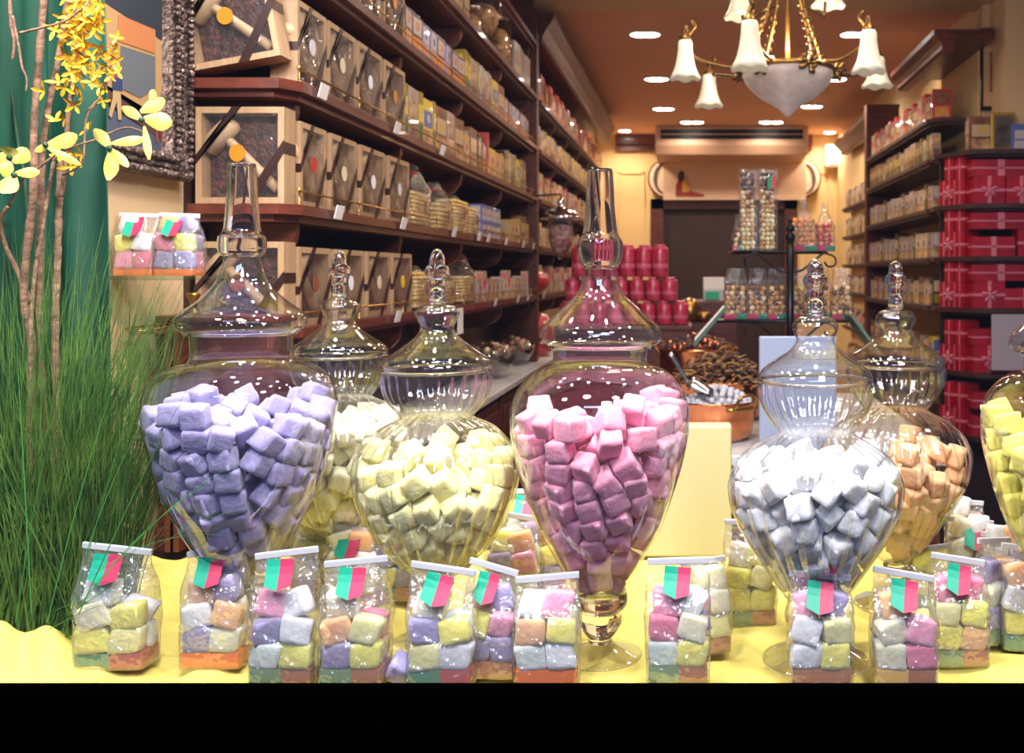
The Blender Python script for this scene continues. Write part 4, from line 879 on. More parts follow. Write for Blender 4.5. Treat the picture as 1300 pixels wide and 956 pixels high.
# ------------------------------------------------------------------ room shell
ZC = CZ+1.40; YB = 10.0
m = MB(); m.box(-1.2, 2.4, 1.9, YB+.1, -.06, 0); struct_('floor', m, M_FLOOR)
m = MB(); m.box(-1.2, 2.4, 5.1, YB+.1, ZC, ZC+.06); struct_('ceiling', m, M_CEIL)
m = MB(); m.box(-1.2, 2.4, 1.9, 5.1, CZ+1.352, ZC+.06); struct_('trim_2', m, M_BEIGE)
m = MB(); m.box(-1.06, -.99, 1.16, YB, 0, ZC); struct_('wall_left', m, M_BEIGE)
a = P(826, 253, YB); b = P(1012, 253, YB)
m = MB(); m.box(-.99, a.x, YB, YB+.1, 0, ZC); m.box(b.x, 1.46, YB, YB+.1, 0, ZC); m.box(a.x, b.x, YB, YB+.1, a.z, ZC)
struct_('wall_back', m, M_CREAM)
m = MB(); m.box(1.46, 1.55, 5.0, YB, 0, ZC); struct_('wall_right', m, M_CREAM)
m = MB(); m.box(1.46, 2.4, 4.96, 5.05, 0, ZC); struct_('wall_right_front', m, M_BEIGE)
m = MB(); q = P(1276, 0, 4.72); m.box(q.x, q.x+.3, 4.72, 4.96, CZ+.62, CZ+1.352); struct_('trim_3', m, M_BEIGE)
dd = MB(); dd.box(a.x, b.x, YB+.04, YB+.1, 0, a.z); d1 = struct_('doorway_shade_1', dd, mat('doorway_shade_brown', C(46, 24, 18), .5))  # dark panel standing in for the shade inside the open doorway
m = MB()
for x0, x1 in ((a.x, a.x+.13), (b.x-.13, b.x)): m.box(x0, x1, YB-.03, YB+.03, 0, a.z)
m.box(a.x, b.x, YB-.03, YB+.03, a.z-.10, a.z); m.build('door_frame', M_WOOD, d1)
m = MB(); m.box(-.78, 1.2, YB-.10, YB, ZC-.10, ZC); m.box(-.78, 1.2, YB-.06, YB, ZC-.16, ZC-.10); struct_('trim_4', m, M_SHELF)
m = MB()                                   # wall panel mouldings
for x0, x1 in ((P(785, 0, YB).x, a.x-.06), (b.x+.1, 1.40)):
    for (u0, u1, w0, w1) in ((x0, x1, 1.06, 1.085), (x0, x1, -1.0, -.97)): m.box(u0, u1, YB-.015, YB, CZ+w0-.05, CZ+w1-.05)
    for u in (x0, x1-.025): m.box(u, u+.025, YB-.015, YB, CZ-1.0, CZ+1.03)
struct_('trim_5', m, M_CREAM)

# ------------------------------------------------------------------ back wall fittings
a = P(832, 160, 9.35); b = P(1026, 200, 9.35)
t = thing('air_conditioner', ((a.x+b.x)/2, 9.6, b.z), 'long beige ceiling-mounted air conditioner above the doorway sign', 'air conditioner')
M_AC = mat('beige_plastic', C(200, 160, 132), .45)
m = MB(); m.prism([(a.x, 9.40, b.z+.03), (a.x, 9.34, b.z+.12), (a.x, 9.34, ZC-.001), (a.x, 9.95, ZC-.001), (a.x, 9.95, b.z)], (b.x-a.x, 0, 0)); m.build('housing', M_AC, t, bevel=.01)
m = MB(); m.box(a.x+.05, b.x-.05, 9.333, 9.345, ZC-.125, ZC-.035); g = m.build('air_slot', M_BLACKM, t)
m = MB(); m.box(a.x+.05, b.x-.05, 9.325, 9.333, ZC-.086, ZC-.078); m.build('vane', M_AC, t)
# oval sign over the door
zt, zb_ = P(0, 199, 9.9).z, P(0, 254, 9.9).z; xl, xr = P(822, 0, 9.9).x, P(1043, 0, 9.9).x
t = thing('door_sign', ((xl+xr)/2, 9.93, zb_), 'cream round-ended sign with a painted woman, above the doorway', 'sign')
zm = (zt+zb_)/2; h2 = (zt-zb_)/2
def stad(x0, x1, zc_, h, y, n=12):
    pts = [(x0+h-h*math.sin(PI*i/n), y, zc_+h*math.cos(PI*i/n)) for i in range(n+1)]
    return pts+[(x1-h+h*math.sin(PI*i/n), y, zc_-h*math.cos(PI*i/n)) for i in range(n+1)]
M_SGN = mat('sign_cream', C(232, 206, 176), .5); M_SGB = mat('sign_border', C(120, 66, 44), .5); M_SGN2 = mat('sign_panel', C(214, 178, 148), .5)
m = MB(); m.prism(stad(xl, xr, zm, h2*.92, 9.90), (0, .08, 0)); m.build('border', M_SGB, t)
m = MB(); m.prism(stad(xl+.02, xr-.02, zm, h2*.85, 9.885), (0, .03, 0)); m.build('rounded_board', M_SGN, t)
m = MB(); m.box(xl+.16, xr-.16, 9.865, 9.885, zb_, zt); m.build('centre_panel', M_SGN2, t)
m = MB()
for sx, x_ in ((1, xl+.20), (-1, xr-.20)):
    arc = [(x_-sx*.13*math.sin(PI*i/10)**.8, 9.878, zm+.15*math.cos(PI*i/10)) for i in range(11)]
    m.tube(arc, [.004+.012*math.sin(PI*i/10) for i in range(11)], 6)
m.build('crescent', mat('grey_ink', C(110, 96, 96), .6), t)
def flat(mb, pts, y, d=.006, mi=0): mb.prism([P(px, py, y) for px, py in pts], (0, d, 0), mi)
m = MB(); fy = 9.855
flat(m, [(858, 249), (858, 236), (862, 226), (867, 224), (873, 232), (878, 243), (894, 247), (894, 249)], fy, mi=0)
flat(m, [(866, 244), (866, 232), (869, 226), (874, 232), (878, 240), (874, 244)], fy-.004, mi=1)
flat(m, [(861, 232), (861, 221), (864, 217), (867, 217), (869, 222), (868, 230)], fy-.002, mi=2)
m.build('painted_woman', (mat('sign_red', C(140, 30, 34), .6), mat('sign_gold', C(206, 150, 60), .6), mat('sign_dark', C(60, 32, 40), .6)), t)
a = P(1048, 183, 9.9); b = P(1069, 212, 9.9)
t = thing('alarm_box', ((a.x+b.x)/2, 9.95, b.z), 'small white plastic box high on the cream back wall', 'alarm box')
m = MB(); m.box(a.x, b.x, 9.9, 10, b.z, a.z); m.build('case', M_WHITE, t, bevel=.02)
m = MB(); m.box(a.x+.03, b.x-.03, 9.89, 9.9, b.z+.03, a.z-.05); m.build('cover', mat('offwhite', C(226, 214, 196), .5), t, bevel=.003)

# ceiling lights
M_LENS = mat('lit_lens', (1, 1, 1, 1), .5, emit=(1, .93, .84, 1), es=28)
M_TRIM = mat('light_trim', C(230, 220, 205), .3)
def spotlamp(name, loc, power, color, size=.08, spread=160, tgt=None):
    L = bpy.data.lights.new(name, 'AREA'); L.shape = 'DISK'; L.size = size; L.energy = power; L.color = color; L.spread = math.radians(spread)
    o = bpy.data.objects.new(name, L); o.location = loc; col.objects.link(o)
    if tgt is not None:
        d = Vector(tgt)-Vector(loc); o.rotation_euler = d.to_track_quat('-Z', 'Y').to_euler()
    return o
WARM = (1, .84, .66); NEUT = (1, .95, .90)
DL = [((813, 42), (825, 44), 'nearest one left of the chandelier'), ((829, 99), (838, 97), 'second one left of the chandelier'), ((838, 137), (847, 135), 'third one left of the chandelier'),
      ((793, 165), None, 'at the far left corner over the back wall'), ((872, 154), (885, 154), 'pair just left over the air conditioner'), ((972, 154), (986, 154), 'pair just right over the air conditioner'),
      ((1053, 167), None, 'at the far right over the back wall'), ((1080, 42), (1093, 40), 'nearest one right of the chandelier, partly behind a shade'), ((1055, 99), (1064, 98), 'second one right of the chandelier'), ((1026, 134), (1035, 130), 'third one, seen just under the chandelier bowl')]
for p1, p2, w in DL:
    Y = 1750/(VY-p1[1]); c0 = P(p1[0], p1[1], Y)
    t = thing('ceiling_light', (c0.x, c0.y, ZC), 'white recessed ceiling light, '+w, 'ceiling light', 'recessed ceiling lights')
    for pp_ in (p1, p2):
        if not pp_: continue
        c_ = P(pp_[0], pp_[1], Y); c_.z = ZC
        m = MB(); m.lathe([(.07, 0), (.074, -.006), (.064, -.012), (.058, -.012), (.056, 0)], c_, 24); m.build('ring', M_TRIM, t, True)
        m = MB(); m.lathe([(0, -.012), (.04, -.016), (.057, -.01), (.057, -.001), (0, -.001)], c_, 24); m.build('lens', M_LENS, t, True)
    spotlamp('downlight', (c0.x, c0.y, ZC-.03), 9, WARM, .15, 150)

# ------------------------------------------------------------------ chandelier
cc = P(1000, 0, 3.3); cx_, cy_ = cc.x, 3.3
t = thing('chandelier', (cx_, cy_, CZ+.54), 'brass chandelier with white bell glass shades and a frosted alabaster bowl', 'chandelier')
M_ALAB = mat('alabaster', C(224, 204, 196), .45, c2=C(186, 158, 150), vscale=14, emit=(1, .85, .75, 1), es=.12)
M_SHADE = mat('milk_glass_shade', C(232, 222, 200), .4, emit=(1, .86, .62, 1), es=.22)
zr = CZ+.675
m = MB(); m.lathe([(.150, zr), (.152, zr-.012), (.146, zr-.03), (.128, zr-.055), (.095, zr-.085), (.055, zr-.108), (.030, zr-.125), (.018, zr-.14), (.006, zr-.15), (0, zr-.152), (0, zr-.14), (.05, zr-.10), (.12, zr-.05), (.144, zr-.012), (.150, zr)], (cx_, cy_, 0), 48); m.build('bowl', M_ALAB, t, True)
m = MB(); m.lathe([(.148, zr-.005), (.158, zr), (.160, zr+.008), (.152, zr+.014), (.144, zr+.010), (.144, zr)], (cx_, cy_, 0), 48); m.build('bowl_rim', M_BRASS, t, True)
rs = random.Random(5)
for k in range(6):
    a = -PI/2+.35+k*PI/3; c_ = Vector((cx_+.158*math.cos(a), cy_+.158*math.sin(a), zr))
    m = MB()
    for q in range(16):
        m.ball(c_+Vector((rs.uniform(-.026, .026), rs.uniform(-.01, .01), rs.uniform(-.028, .022))), rs.uniform(.006, .010), 6)
    for q in range(5):
        aa = 2*PI*q/5; m.tube([c_, c_+Vector((.02*math.cos(aa), -.004, .02*math.sin(aa))), c_+Vector((.04*math.cos(aa), .002, .034*math.sin(aa)))], [.004, .009, .001], 5)
    m.build('leaf_cluster', M_OBRASS, t, True)
m = MB(); m.tube([(cx_, cy_, zr-.02), (cx_, cy_, CZ+1.352)], .008, 10); m.lathe([(0, CZ+1.10), (.02, CZ+1.09), (.03, CZ+1.05), (.012, CZ+1.0), (.02, CZ+.96), (.008, CZ+.92)], (cx_, cy_, 0), 16); m.build('stem', M_BRASS, t, True)
for k in range(4):
    a = -PI/2+.5+k*PI/2
    pts = [(.150, zr+.01), (.125, zr+.09), (.085, zr+.18), (.05, zr+.30), (.03, zr+.42)]
    m = MB(); m.tube(bez([(cx_+r*math.cos(a), cy_+r*math.sin(a), z) for r, z in pts], 5), .0055, 8)
    for j in range(7):
        f = j/6; r = .155-.07*f; z = zr+.02+.17*f
        m.tube(bez([(cx_+(r+.012*math.sin(u))*math.cos(a+.10*math.cos(u)), cy_+(r+.012*math.sin(u))*math.sin(a+.10*math.cos(u)), z+.012*math.cos(u)) for u in (0, 1.5, 3, 4.5)], 3), .0028, 5)
    m.build('scroll_bar', M_OBRASS, t, True)
SH = [((870, 50), 100, 20, 3.3), ((952, 26), 88, 24.5, 3.0), ((900, 94), 135, 18.5, 3.62), ((1103, 38), 92, 22.5, 3.12), ((1114, 72), 110, 20, 3.58), ((939, -22), 23, 20, 3.6), ((1052, -30), 8, 22, 3.5)]
for (px, py), pb_, rp, Y in SH:
    top = P(px, py, Y); bot = P(px, pb_, Y); h = top.z-bot.z; r = rp/F*Y
    def wv(rr_, z, a): return .004*math.cos(6*a) if rr_ > r*.85 else 0
    prof = [(.012, h), (r*.38, h*.985), (r*.46, h*.90), (r*.46, h*.75), (r*.55, h*.5), (r*.66, h*.3), (r*.82, h*.13), (r, 0), (r*.97, 0), (r*.62, h*.3), (r*.43, h*.75), (.012, h*.96)]
    arm_r = math.hypot(top.x-cx_, top.y-cy_)
    ux, uy = (top.x-cx_)/max(arm_r, .01), (top.y-cy_)/max(arm_r, .01)
    zt_ = top.z+.012
    upper = pb_ < 30
    z0 = zr+.02+(.22 if upper else 0)
    m = MB()
    pts = [(.14 if not upper else .06, z0), (.20 if arm_r > .24 else .17, z0-.004), (arm_r-.03, z0+.03 if not upper else z0), (arm_r-.01, zt_+.0), (arm_r-.004, zt_+.03), (arm_r+.004, zt_+.012), (arm_r, zt_)]
    m.tube(bez([(cx_+ux*q, cy_+uy*q, z) for q, z in pts], 6), .006, 8)
    m.tube(bez([(cx_+ux*q, cy_+uy*q, z) for q, z in [(arm_r-.01, zt_-.0), (arm_r-.035, zt_+.035), (arm_r-.02, zt_+.05), (arm_r-.03, zt_+.03)]], 5), .004, 6)
    A = m.build('arm', M_OBRASS, t, True)
    m = MB(); m.lathe([(0, zt_+.012), (.010, zt_+.01), (.014, zt_), (.020, zt_-.008), (.022, zt_-.016), (.010, zt_-.018), (0, zt_-.018)], (top.x, top.y, 0), 16); m.build('fitter', M_OBRASS, A, True)
    m = MB(); m.lathe([(q, bot.z+z) for q, z in prof], (top.x, top.y, 0), 36, wav=lambda rr_, z, a: wv(rr_, z, a)); m.build('glass_shade', M_SHADE, A, True)

# ------------------------------------------------------------------ left shelving
XF = -.77
def Yx(x, X=XF): return F*abs(X)/abs(VX-x)
def shelving(name, lab, y0, y1, levels, xf, xb, side, crown=None, endpanel=True, ch=.03, rails=(), brack=.62, back=True, cy=None, zbase=None, cornice_x=.07, backmat=None):
    """open shelving running back along a side wall; side=+1: its front looks towards +X"""
    zt_ = (crown[1] if crown else CZ+levels[-1]+.30)
    zb0 = CZ+levels[0]-.03 if zbase is None else zbase
    t = thing(name, ((xf+xb)/2, (y0+y1)/2, zb0), lab, 'shelving')
    if back:
        m = MB(); m.box(min(xb, xb+side*.012), max(xb, xb+side*.012), y0+.012, y1, zb0, zt_-.002); m.build('back_panel', backmat or M_WOODD, t)
    for lv in levels:
        z = CZ+lv
        m = MB()
        pts = [(xb+side*.013, y0), (xf-side*ch, y0), (xf, y0+ch*1.5), (xf, y1), (xb+side*.013, y1)]
        m.prism([(x, y, z-.020) for x, y in pts], (0, 0, .020))
        q = .016
        pts = [(xb+side*.013, y0+q), (xf-side*(ch+q), y0+q), (xf-side*q, y0+ch*1.5+q), (xf-side*q, y1), (xb+side*.013, y1)]
        m.prism([(x, y, z-.034) for x, y in pts], (0, 0, .014))
        S = m.build('shelf', M_SHELF, t)
        if side > 0:
            n = int((y1-y0)/brack)
            for i in range(n+1):
                y = y0+.08+i*(y1-y0-.16)/max(n, 1)
                mb = MB(); w = .11
                arc = [(xf-side*.03, y, z-.035), (xf-side*.03, y, z-.055)]+[(xf-side*(.03+w*(1-math.cos(a))), y, z-.055-.065*math.sin(a)) for a in (.3, .7, 1.1, 1.5)]+[(xb+side*.014, y, z-.125), (xb+side*.014, y, z-.035)]
                mb.prism(arc, (0, .022, 0)); mb.build('bracket', M_WOOD, S)
    if crown:
        m = MB(); z0, z1 = crown
        prof = [(0, z0), (.012, z0+.01), (.012, z0+.03), (cornice_x*.5, z0+(z1-z0)*.5), (cornice_x, z1-.025), (cornice_x, z1), (-.05, z1), (-.05, z0)]
        c0, c1 = cy or (y0, y1)
        m.prism([(xf+side*x, c0, z) for x, z in prof], (0, c1-c0, 0))
        m.box(min(xb+side*.013, xf-side*.05), max(xb+side*.013, xf-side*.05), c0, c1, z1-.04, z1)
        m.build('crown_moulding', M_WOOD, t)
    if endpanel:
        m = MB(); m.box(min(xf-side*.02, xb+side*.013), max(xf-side*.02, xb+side*.013), y1-.025, y1-.001, zb0, zt_-.045); m.build('side_panel', M_WOOD, t)
    for lv in rails:
        z = CZ+lv
        m = MB(); x = xf-side*.012
        m.tube([(xb+side*.05 if False else x-side*.0, y0+ch*1.5, z+.028), (x, y1-.03, z+.028)], .0022, 6)
        m.build('brass_rail', M_BRASS, t, True)
        for i in range(int((y1-y0)/.35)+1):
            y = y0+ch*1.5+.01+i*.35
            if y > y1-.03: break
            m = MB(); m.lathe([(0, z+.036), (.004, z+.034), (.0035, z+.029), (.002, z+.024), (.002, z+.006), (.005, z+.003), (.005, z+.0005), (0, z+.0005)], (x, y, 0), 8); m.build('rail_post', M_BRASS, t, True)
    return t
LV = [-.107, .135, .378, .628, .88]
shelving('wall_shelving', 'near mahogany wall shelving on the left with brass rails, holding wooden chocolate boxes', 1.90, 4.88, LV+[1.14], XF, -.99, 1, rails=LV[:4])
shelving('wall_shelving', 'far mahogany wall shelving on the left under a heavy crown moulding', 4.95, 8.8, LV, XF, -.99, 1, crown=(CZ+1.16, CZ+1.31), endpanel=False)
m = MB(); m.box(-.985, XF-.005, 4.885, 4.945, .951, CZ+1.31); o = m.build('pilaster', M_WOOD, bevel=.004); tag(o, 'mahogany pilaster between the two left shelving runs', 'pilaster')

# wooden chocolate boxes with a little hammer
LABC = {'orange': C(206, 126, 22), 'grey': C(206, 198, 210), 'brown': C(130, 70, 44), 'red': C(176, 44, 34), 'cream': C(226, 204, 170), 'yellow': C(240, 190, 30), 'white': C(236, 236, 240)}
M_NUT = mat('nut_slab', C(84, 52, 36), .5, bump=.7, bscale=70, c2=C(150, 106, 70), vscale=60)
M_FRU = mat('fruit_slab', C(70, 40, 36), .5, bump=.7, bscale=70, c2=C(130, 78, 60), vscale=50)
def giftbox(loc, rz, lc, where, w=.176, h=.178, d=.055, ry=0, slab=None, z=None):
    t = thing('chocolate_box', loc, 'wooden hammer box, '+lc+' label, '+where, 'gift box', 'wooden boxes of chocolate with hammers')
    L = Vector(loc); M = Euler((0, ry, rz)).to_matrix()
    f = .012
    def bx(mb, x0, x1, y0, y1, z0, z1, mi=0): mb.cbox((L.x+(x0+x1)/2, L.y+(y0+y1)/2, L.z+(z0+z1)/2), (x1-x0, y1-y0, z1-z0), None, mi)
    m = MB()
    bx(m, -w/2, w/2, -d/2, d/2, 0, f); bx(m, -w/2, w/2, -d/2, d/2, h-f, h); bx(m, -w/2, -w/2+f, -d/2, d/2, f, h-f); bx(m, w/2-f, w/2, -d/2, d/2, f, h-f); bx(m, -w/2+f, w/2-f, d/2-.006, d/2, f, h-f)
    m.build('wooden_frame', M_PINE, t)
    m = MB(); bx(m, -w/2+f+.002, w/2-f-.002, .006, d/2-.007, f+.001, h-f-.002); m.build('chocolate_slab', slab or M_CHOC, t)
    # hammer along the diagonal
    u = Vector((1, 0, -1)).normalized(); v = Vector((1, 0, 1)).normalized(); c = L+Vector((0, -.006, h*.5))
    m = MB(); m.tube([c-u*.075, c-u*.03, c+u*.05, c+u*.092], [.0085, .0095, .0105, .0095], 12); Hm = m.build('hammer', M_PINE2, t, True)
    m = MB(); hc = c-u*.062; m.tube([hc-v*.046, hc-v*.040, hc, hc+v*.030, hc+v*.036], [.009, .019, .021, .019, .009], 14); m.build('hammer_head', M_PINE2, Hm, True)
    # ribbon over two corners
    m = MB(); y0 = L.y-d/2-.0012
    m.prism([(L.x-w/2, y0, L.z+h*.40), (L.x-w/2, y0, L.z+h*.50), (L.x+w*.02, y0, L.z+h), (L.x-w*.09, y0, L.z+h)], (0, .0012, 0))
    m.prism([(L.x+w*.03, y0, L.z), (L.x+w*.15, y0, L.z), (L.x+w/2, y0, L.z+h*.52), (L.x+w/2, y0, L.z+h*.66), (L.x+w*.28, y0, L.z+h*.36)], (0, .0012, 0))
    m.box(L.x-w/2-.0012, L.x-w/2, L.y-d/2, L.y+d/2, L.z+h*.40, L.z+h*.50); m.box(L.x+w/2, L.x+w/2+.0012, L.y-d/2, L.y+d/2, L.z+h*.52, L.z+h*.64)
    m.build('ribbon', M_RIB, t)
    m = MB(); cz_ = L.z+h*.5; n = 24
    m.prism([(L.x-.004+.0155*math.cos(2*PI*i/n), L.y-d/2-.0026, cz_+.004+.0155*math.sin(2*PI*i/n)*1.1) for i in range(n)], (0, .0012, 0)); m.build('round_label', mat('label_'+lc, LABC[lc], .5), t)['label'] = lc+' round label'
    m = MB(); bx(m, -w/2+f, w/2-f, -d/2+.0005, -d/2+.001, f, h-f); m.build('window_film', FILMD, t)
    t.rotation_euler = (0, ry, rz)
    return t
def shelf_z(i): return CZ+LV[i]+.0006
gx = (P(256, 0, 1.93).x+P(363, 0, 1.93).x)/2
# three facing the window
g0 = giftbox((gx-.005, 1.935, shelf_z(2)+.029), 0, 'orange', 'tilted on the top left shelf beside the picture', ry=-.18)
giftbox((gx, 1.94, shelf_z(1)), 0, 'orange', 'upright, facing out beneath the tilted one', w=.172, h=.188)
giftbox((gx, 1.94, shelf_z(0)), 0, 'brown', 'facing out on the lowest shelf behind the lavender jar', w=.172, h=.168)
names = ['first', 'second', 'third', 'fourth', 'fifth']
for lvl, xs, cols_, wh in ((2, [(386, 424), (425, 461), (462, 494), (495, 523)], ['grey', 'cream', 'white', 'orange'], 'top aisle-facing row'),
                       (1, [(390, 424), (428, 462), (464, 499), (500, 529)], ['red', 'cream', 'white', 'grey'], 'middle aisle-facing row'),
                       (0, [(388, 430), (436, 471), (474, 504), (506, 531)], ['brown', 'white', 'cream', 'yellow'], 'lowest aisle-facing row'),
                       (3, [(430, 462), (464, 492), (494, 523)], ['red', 'white', 'orange'], 'highest row')):
    for i, ((xa, xb_), lc) in enumerate(zip(xs, cols_)):
        ya, yb_ = Yx(xa), Yx(xb_); w = min(yb_-ya, .19)*.95
        giftbox((XF-.05, (ya+yb_)/2+.02, shelf_z(lvl)), PI/2, lc, names[i]+' from the window, '+wh, w=w, h=.172 if lvl != 0 else .160, slab=[M_FRU, M_NUT, M_CHOC][(i+lvl) % 3])

# packets
def pmesh(nm, w, d, h, c0, c1, c2, c3, gable=False):
    mb = MB()
    if gable:
        mb.prism([(-w/2, -d/2, 0), (-w/2, -d/2, h*.8), (-w/2, 0, h), (-w/2, d/2, h*.8), (-w/2, d/2, 0)], (w, 0, 0), 0)
        mb.prism([(-w/2, -d/2-.001, h*.80), (-w/2, -.001, h+.002), (-w/2, .001, h+.002), (-w/2, d/2+.001, h*.8)], (w, 0, 0), 1)
    else: mb.box(-w/2, w/2, -d/2, d/2, 0, h, 0)
    y = -d/2-.0012
    mb.box(-w*.40, w*.40, y, -d/2, h*.42, h*.76, 1)
    mb.box(-w*.42, w*.42, y, -d/2, h*.06, h*.36, 3)
    n = 12; mb.prism([(w*.16*math.cos(2*PI*i/n), y-.001, h*.6+w*.16*math.sin(2*PI*i/n)) for i in range(n)], (0, .001, 0), 2)
    mb.box(-w/2-.001, -w/2, -d*.38, d*.38, h*.5, h*.9, 1); mb.box(-w/2-.001, -w/2, -d*.38, d*.38, h*.08, h*.42, 3)
    mb.box(w/2, w/2+.001, -d*.38, d*.38, h*.5, h*.9, 1); mb.box(w/2, w/2+.001, -d*.38, d*.38, h*.08, h*.42, 3)
    me = bpy.data.meshes.new(nm); me.from_pydata(mb.v, [], mb.f)
    for c in (c0, c1, c2, c3): me.materials.append(c)
    me.polygons.foreach_set('material_index', mb.m); me['dims'] = (w, d, h)
    return me
def pm(n_, c, c2=None): return mat('pack_'+n_, c, .3, coat=.6, c2=c2, vscale=25)
p_cream = pm('cream', C(196, 172, 138)); p_olive = pm('olive', C(150, 134, 48)); p_gold = pm('gold', C(206, 164, 84)); p_blue = pm('blue', C(92, 110, 176)); p_white = pm('white', C(196, 184, 186))
p_brown = pm('brown', C(96, 56, 40), C(150, 100, 66)); p_lilac = pm('lilac', C(176, 160, 190)); p_red = pm('red', C(190, 50, 52)); p_orange = pm('orange', C(216, 120, 50), C(232, 170, 90)); p_yel = pm('yellow', C(226, 196, 70))
p_mix = pm('mixed_contents', C(140, 90, 60), C(220, 180, 130)); p_dark = pm('dark', C(60, 44, 44)); p_pink = pm('pink', C(230, 120, 130)); p_green = pm('green', C(80, 110, 70)); p_taupe = pm('taupe', C(160, 136, 124), C(196, 176, 164))
PK = {
 'house': (pmesh('gabled_carton', .075, .055, .128, p_brown, p_white, p_orange, p_orange, True), 'brown gabled cocoa carton with a white roof'),
 'lilac': (pmesh('carton', .07, .05, .124, p_lilac, p_white, p_blue, p_orange, True), 'pale lilac gabled carton'),
 'olive': (pmesh('packet', .09, .045, .138, p_taupe, p_mix, p_cream, p_brown), 'taupe glossy packet'),
 'yol': (pmesh('packet', .035, .06, .14, p_olive, p_yel, p_cream, p_green), 'slim olive carton'),
 'blue': (pmesh('tin', .085, .06, .062, p_blue, p_white, p_gold, p_white), 'small blue and white patterned tin'),
 'gold': (pmesh('box', .08, .05, .105, p_gold, p_cream, p_red, p_mix), 'small golden box'),
 'yellow': (pmesh('packet', .085, .045, .13, p_yel, p_blue, p_white, p_mix), 'yellow printed packet'),
 'brown': (pmesh('packet', .10, .05, .135, p_brown, p_cream, p_gold, p_mix), 'brown printed packet'),
 'redw': (pmesh('packet', .08, .04, .15, p_cream, p_pink, p_red, p_white), 'cream packet with a pink red label'),
 'redb': (pmesh('book', .04, .10, .16, p_red, p_brown, p_gold, p_orange), 'dark red narrow box'),
 'white': (pmesh('packet', .09, .05, .12, p_white, p_taupe, p_gold, p_cream), 'off-white packet'),
 'taupe': (pmesh('packet', .10, .06, .11, p_taupe, p_white, p_brown, p_mix), 'low taupe cellophane packet'),
 'dark': (pmesh('packet', .06, .05, .13, p_dark, p_cream, p_gold, p_olive), 'dark carton with cream label'),
}
PNAME = {'house': 'gabled_carton', 'lilac': 'gabled_carton', 'blue': 'patterned_tin', 'gold': 'gold_box', 'redb': 'narrow_box', 'dark': 'carton', 'yol': 'carton'}
def pack(k, x, y, z, rz, where, s=1.0, grp=None):
    me, lab = PK[k]; o = bpy.data.objects.new(PNAME.get(k, 'sweet_packet'), me); o.location = (x, y, z); o.rotation_euler = (0, 0, rz); o.scale = (s, s, s)
    col.objects.link(o); tag(o, lab+' '+where, 'packet', grp or 'packets '+where); return o
def run(keys, y0, y1, z, side, xf, where, gap=.006, s=1.0, seed=1, dx=.01):
    rs = random.Random(seed); y = y0; i = 0
    while True:
        k = keys[i % len(keys)]; w, d, h = [q*s for q in PK[k][0]['dims']]
        if y+w > y1: break
        pack(k, xf-side*(d/2+.018+dx), y+w/2, z, side*PI/2+rs.uniform(-.08, .08), where, s*rs.uniform(.96, 1.0)); y += w+gap+rs.uniform(0, .008); i += 1
run(['house', 'house', 'lilac', 'lilac', 'house', 'lilac', 'house', 'house', 'yol', 'yol', 'olive', 'yol', 'olive', 'olive', 'yellow', 'brown'], Yx(526), 4.82, shelf_z(3), 1, XF, 'on the upper near left shelf', seed=2, s=1.12)
run(['yol', 'olive', 'yol', 'yellow', 'yol', 'brown', 'olive', 'brown', 'gold', 'brown', 'dark', 'house', 'redb', 'gold', 'gold', 'gold', 'dark'], Yx(526), 4.82, shelf_z(2), 1, XF, 'on the shelf above the wafer bags', seed=3, s=1.1)
run(['gold', 'gold', 'gold', 'brown'], Yx(657), 4.82, shelf_z(1), 1, XF, 'on the near left shelf beyond the blue tins', seed=4)
y = Yx(622)
for c_ in range(4):
    for r_ in range(2): pack('blue', XF-.05, y+c_*.088, shelf_z(1)+r_*.0625, PI/2, 'stacked on the left shelf beyond the wafer bags')
run(['brown', 'white', 'taupe', 'taupe', 'gold'], 2.9, 3.6, shelf_z(4), 1, XF, 'on the highest near left shelf', seed=5)
FAR = 'on the far left shelving, '
run(['redb', 'brown', 'redb', 'redb', 'redb', 'brown', 'redb', 'redb'], 5.0, 8.7, shelf_z(4), 1, XF, FAR+'top row', s=1.05, seed=6)
run(['yol', 'olive', 'white', 'olive', 'yol', 'yellow', 'yol', 'olive'], 5.0, 8.7, shelf_z(3), 1, XF, FAR+'second row from top', seed=7)
run(['white', 'redw', 'redw', 'brown', 'olive', 'redb', 'brown', 'redw'], 5.0, 8.7, shelf_z(2), 1, XF, FAR+'third row from top', seed=8)
run(['taupe', 'brown', 'taupe', 'gold'], 5.0, 8.7, shelf_z(1), 1, XF, FAR+'fourth row from top', seed=9)
run(['taupe', 'redw', 'brown', 'taupe'], 5.0, 8.7, shelf_z(0), 1, XF, FAR+'lowest row', seed=10)

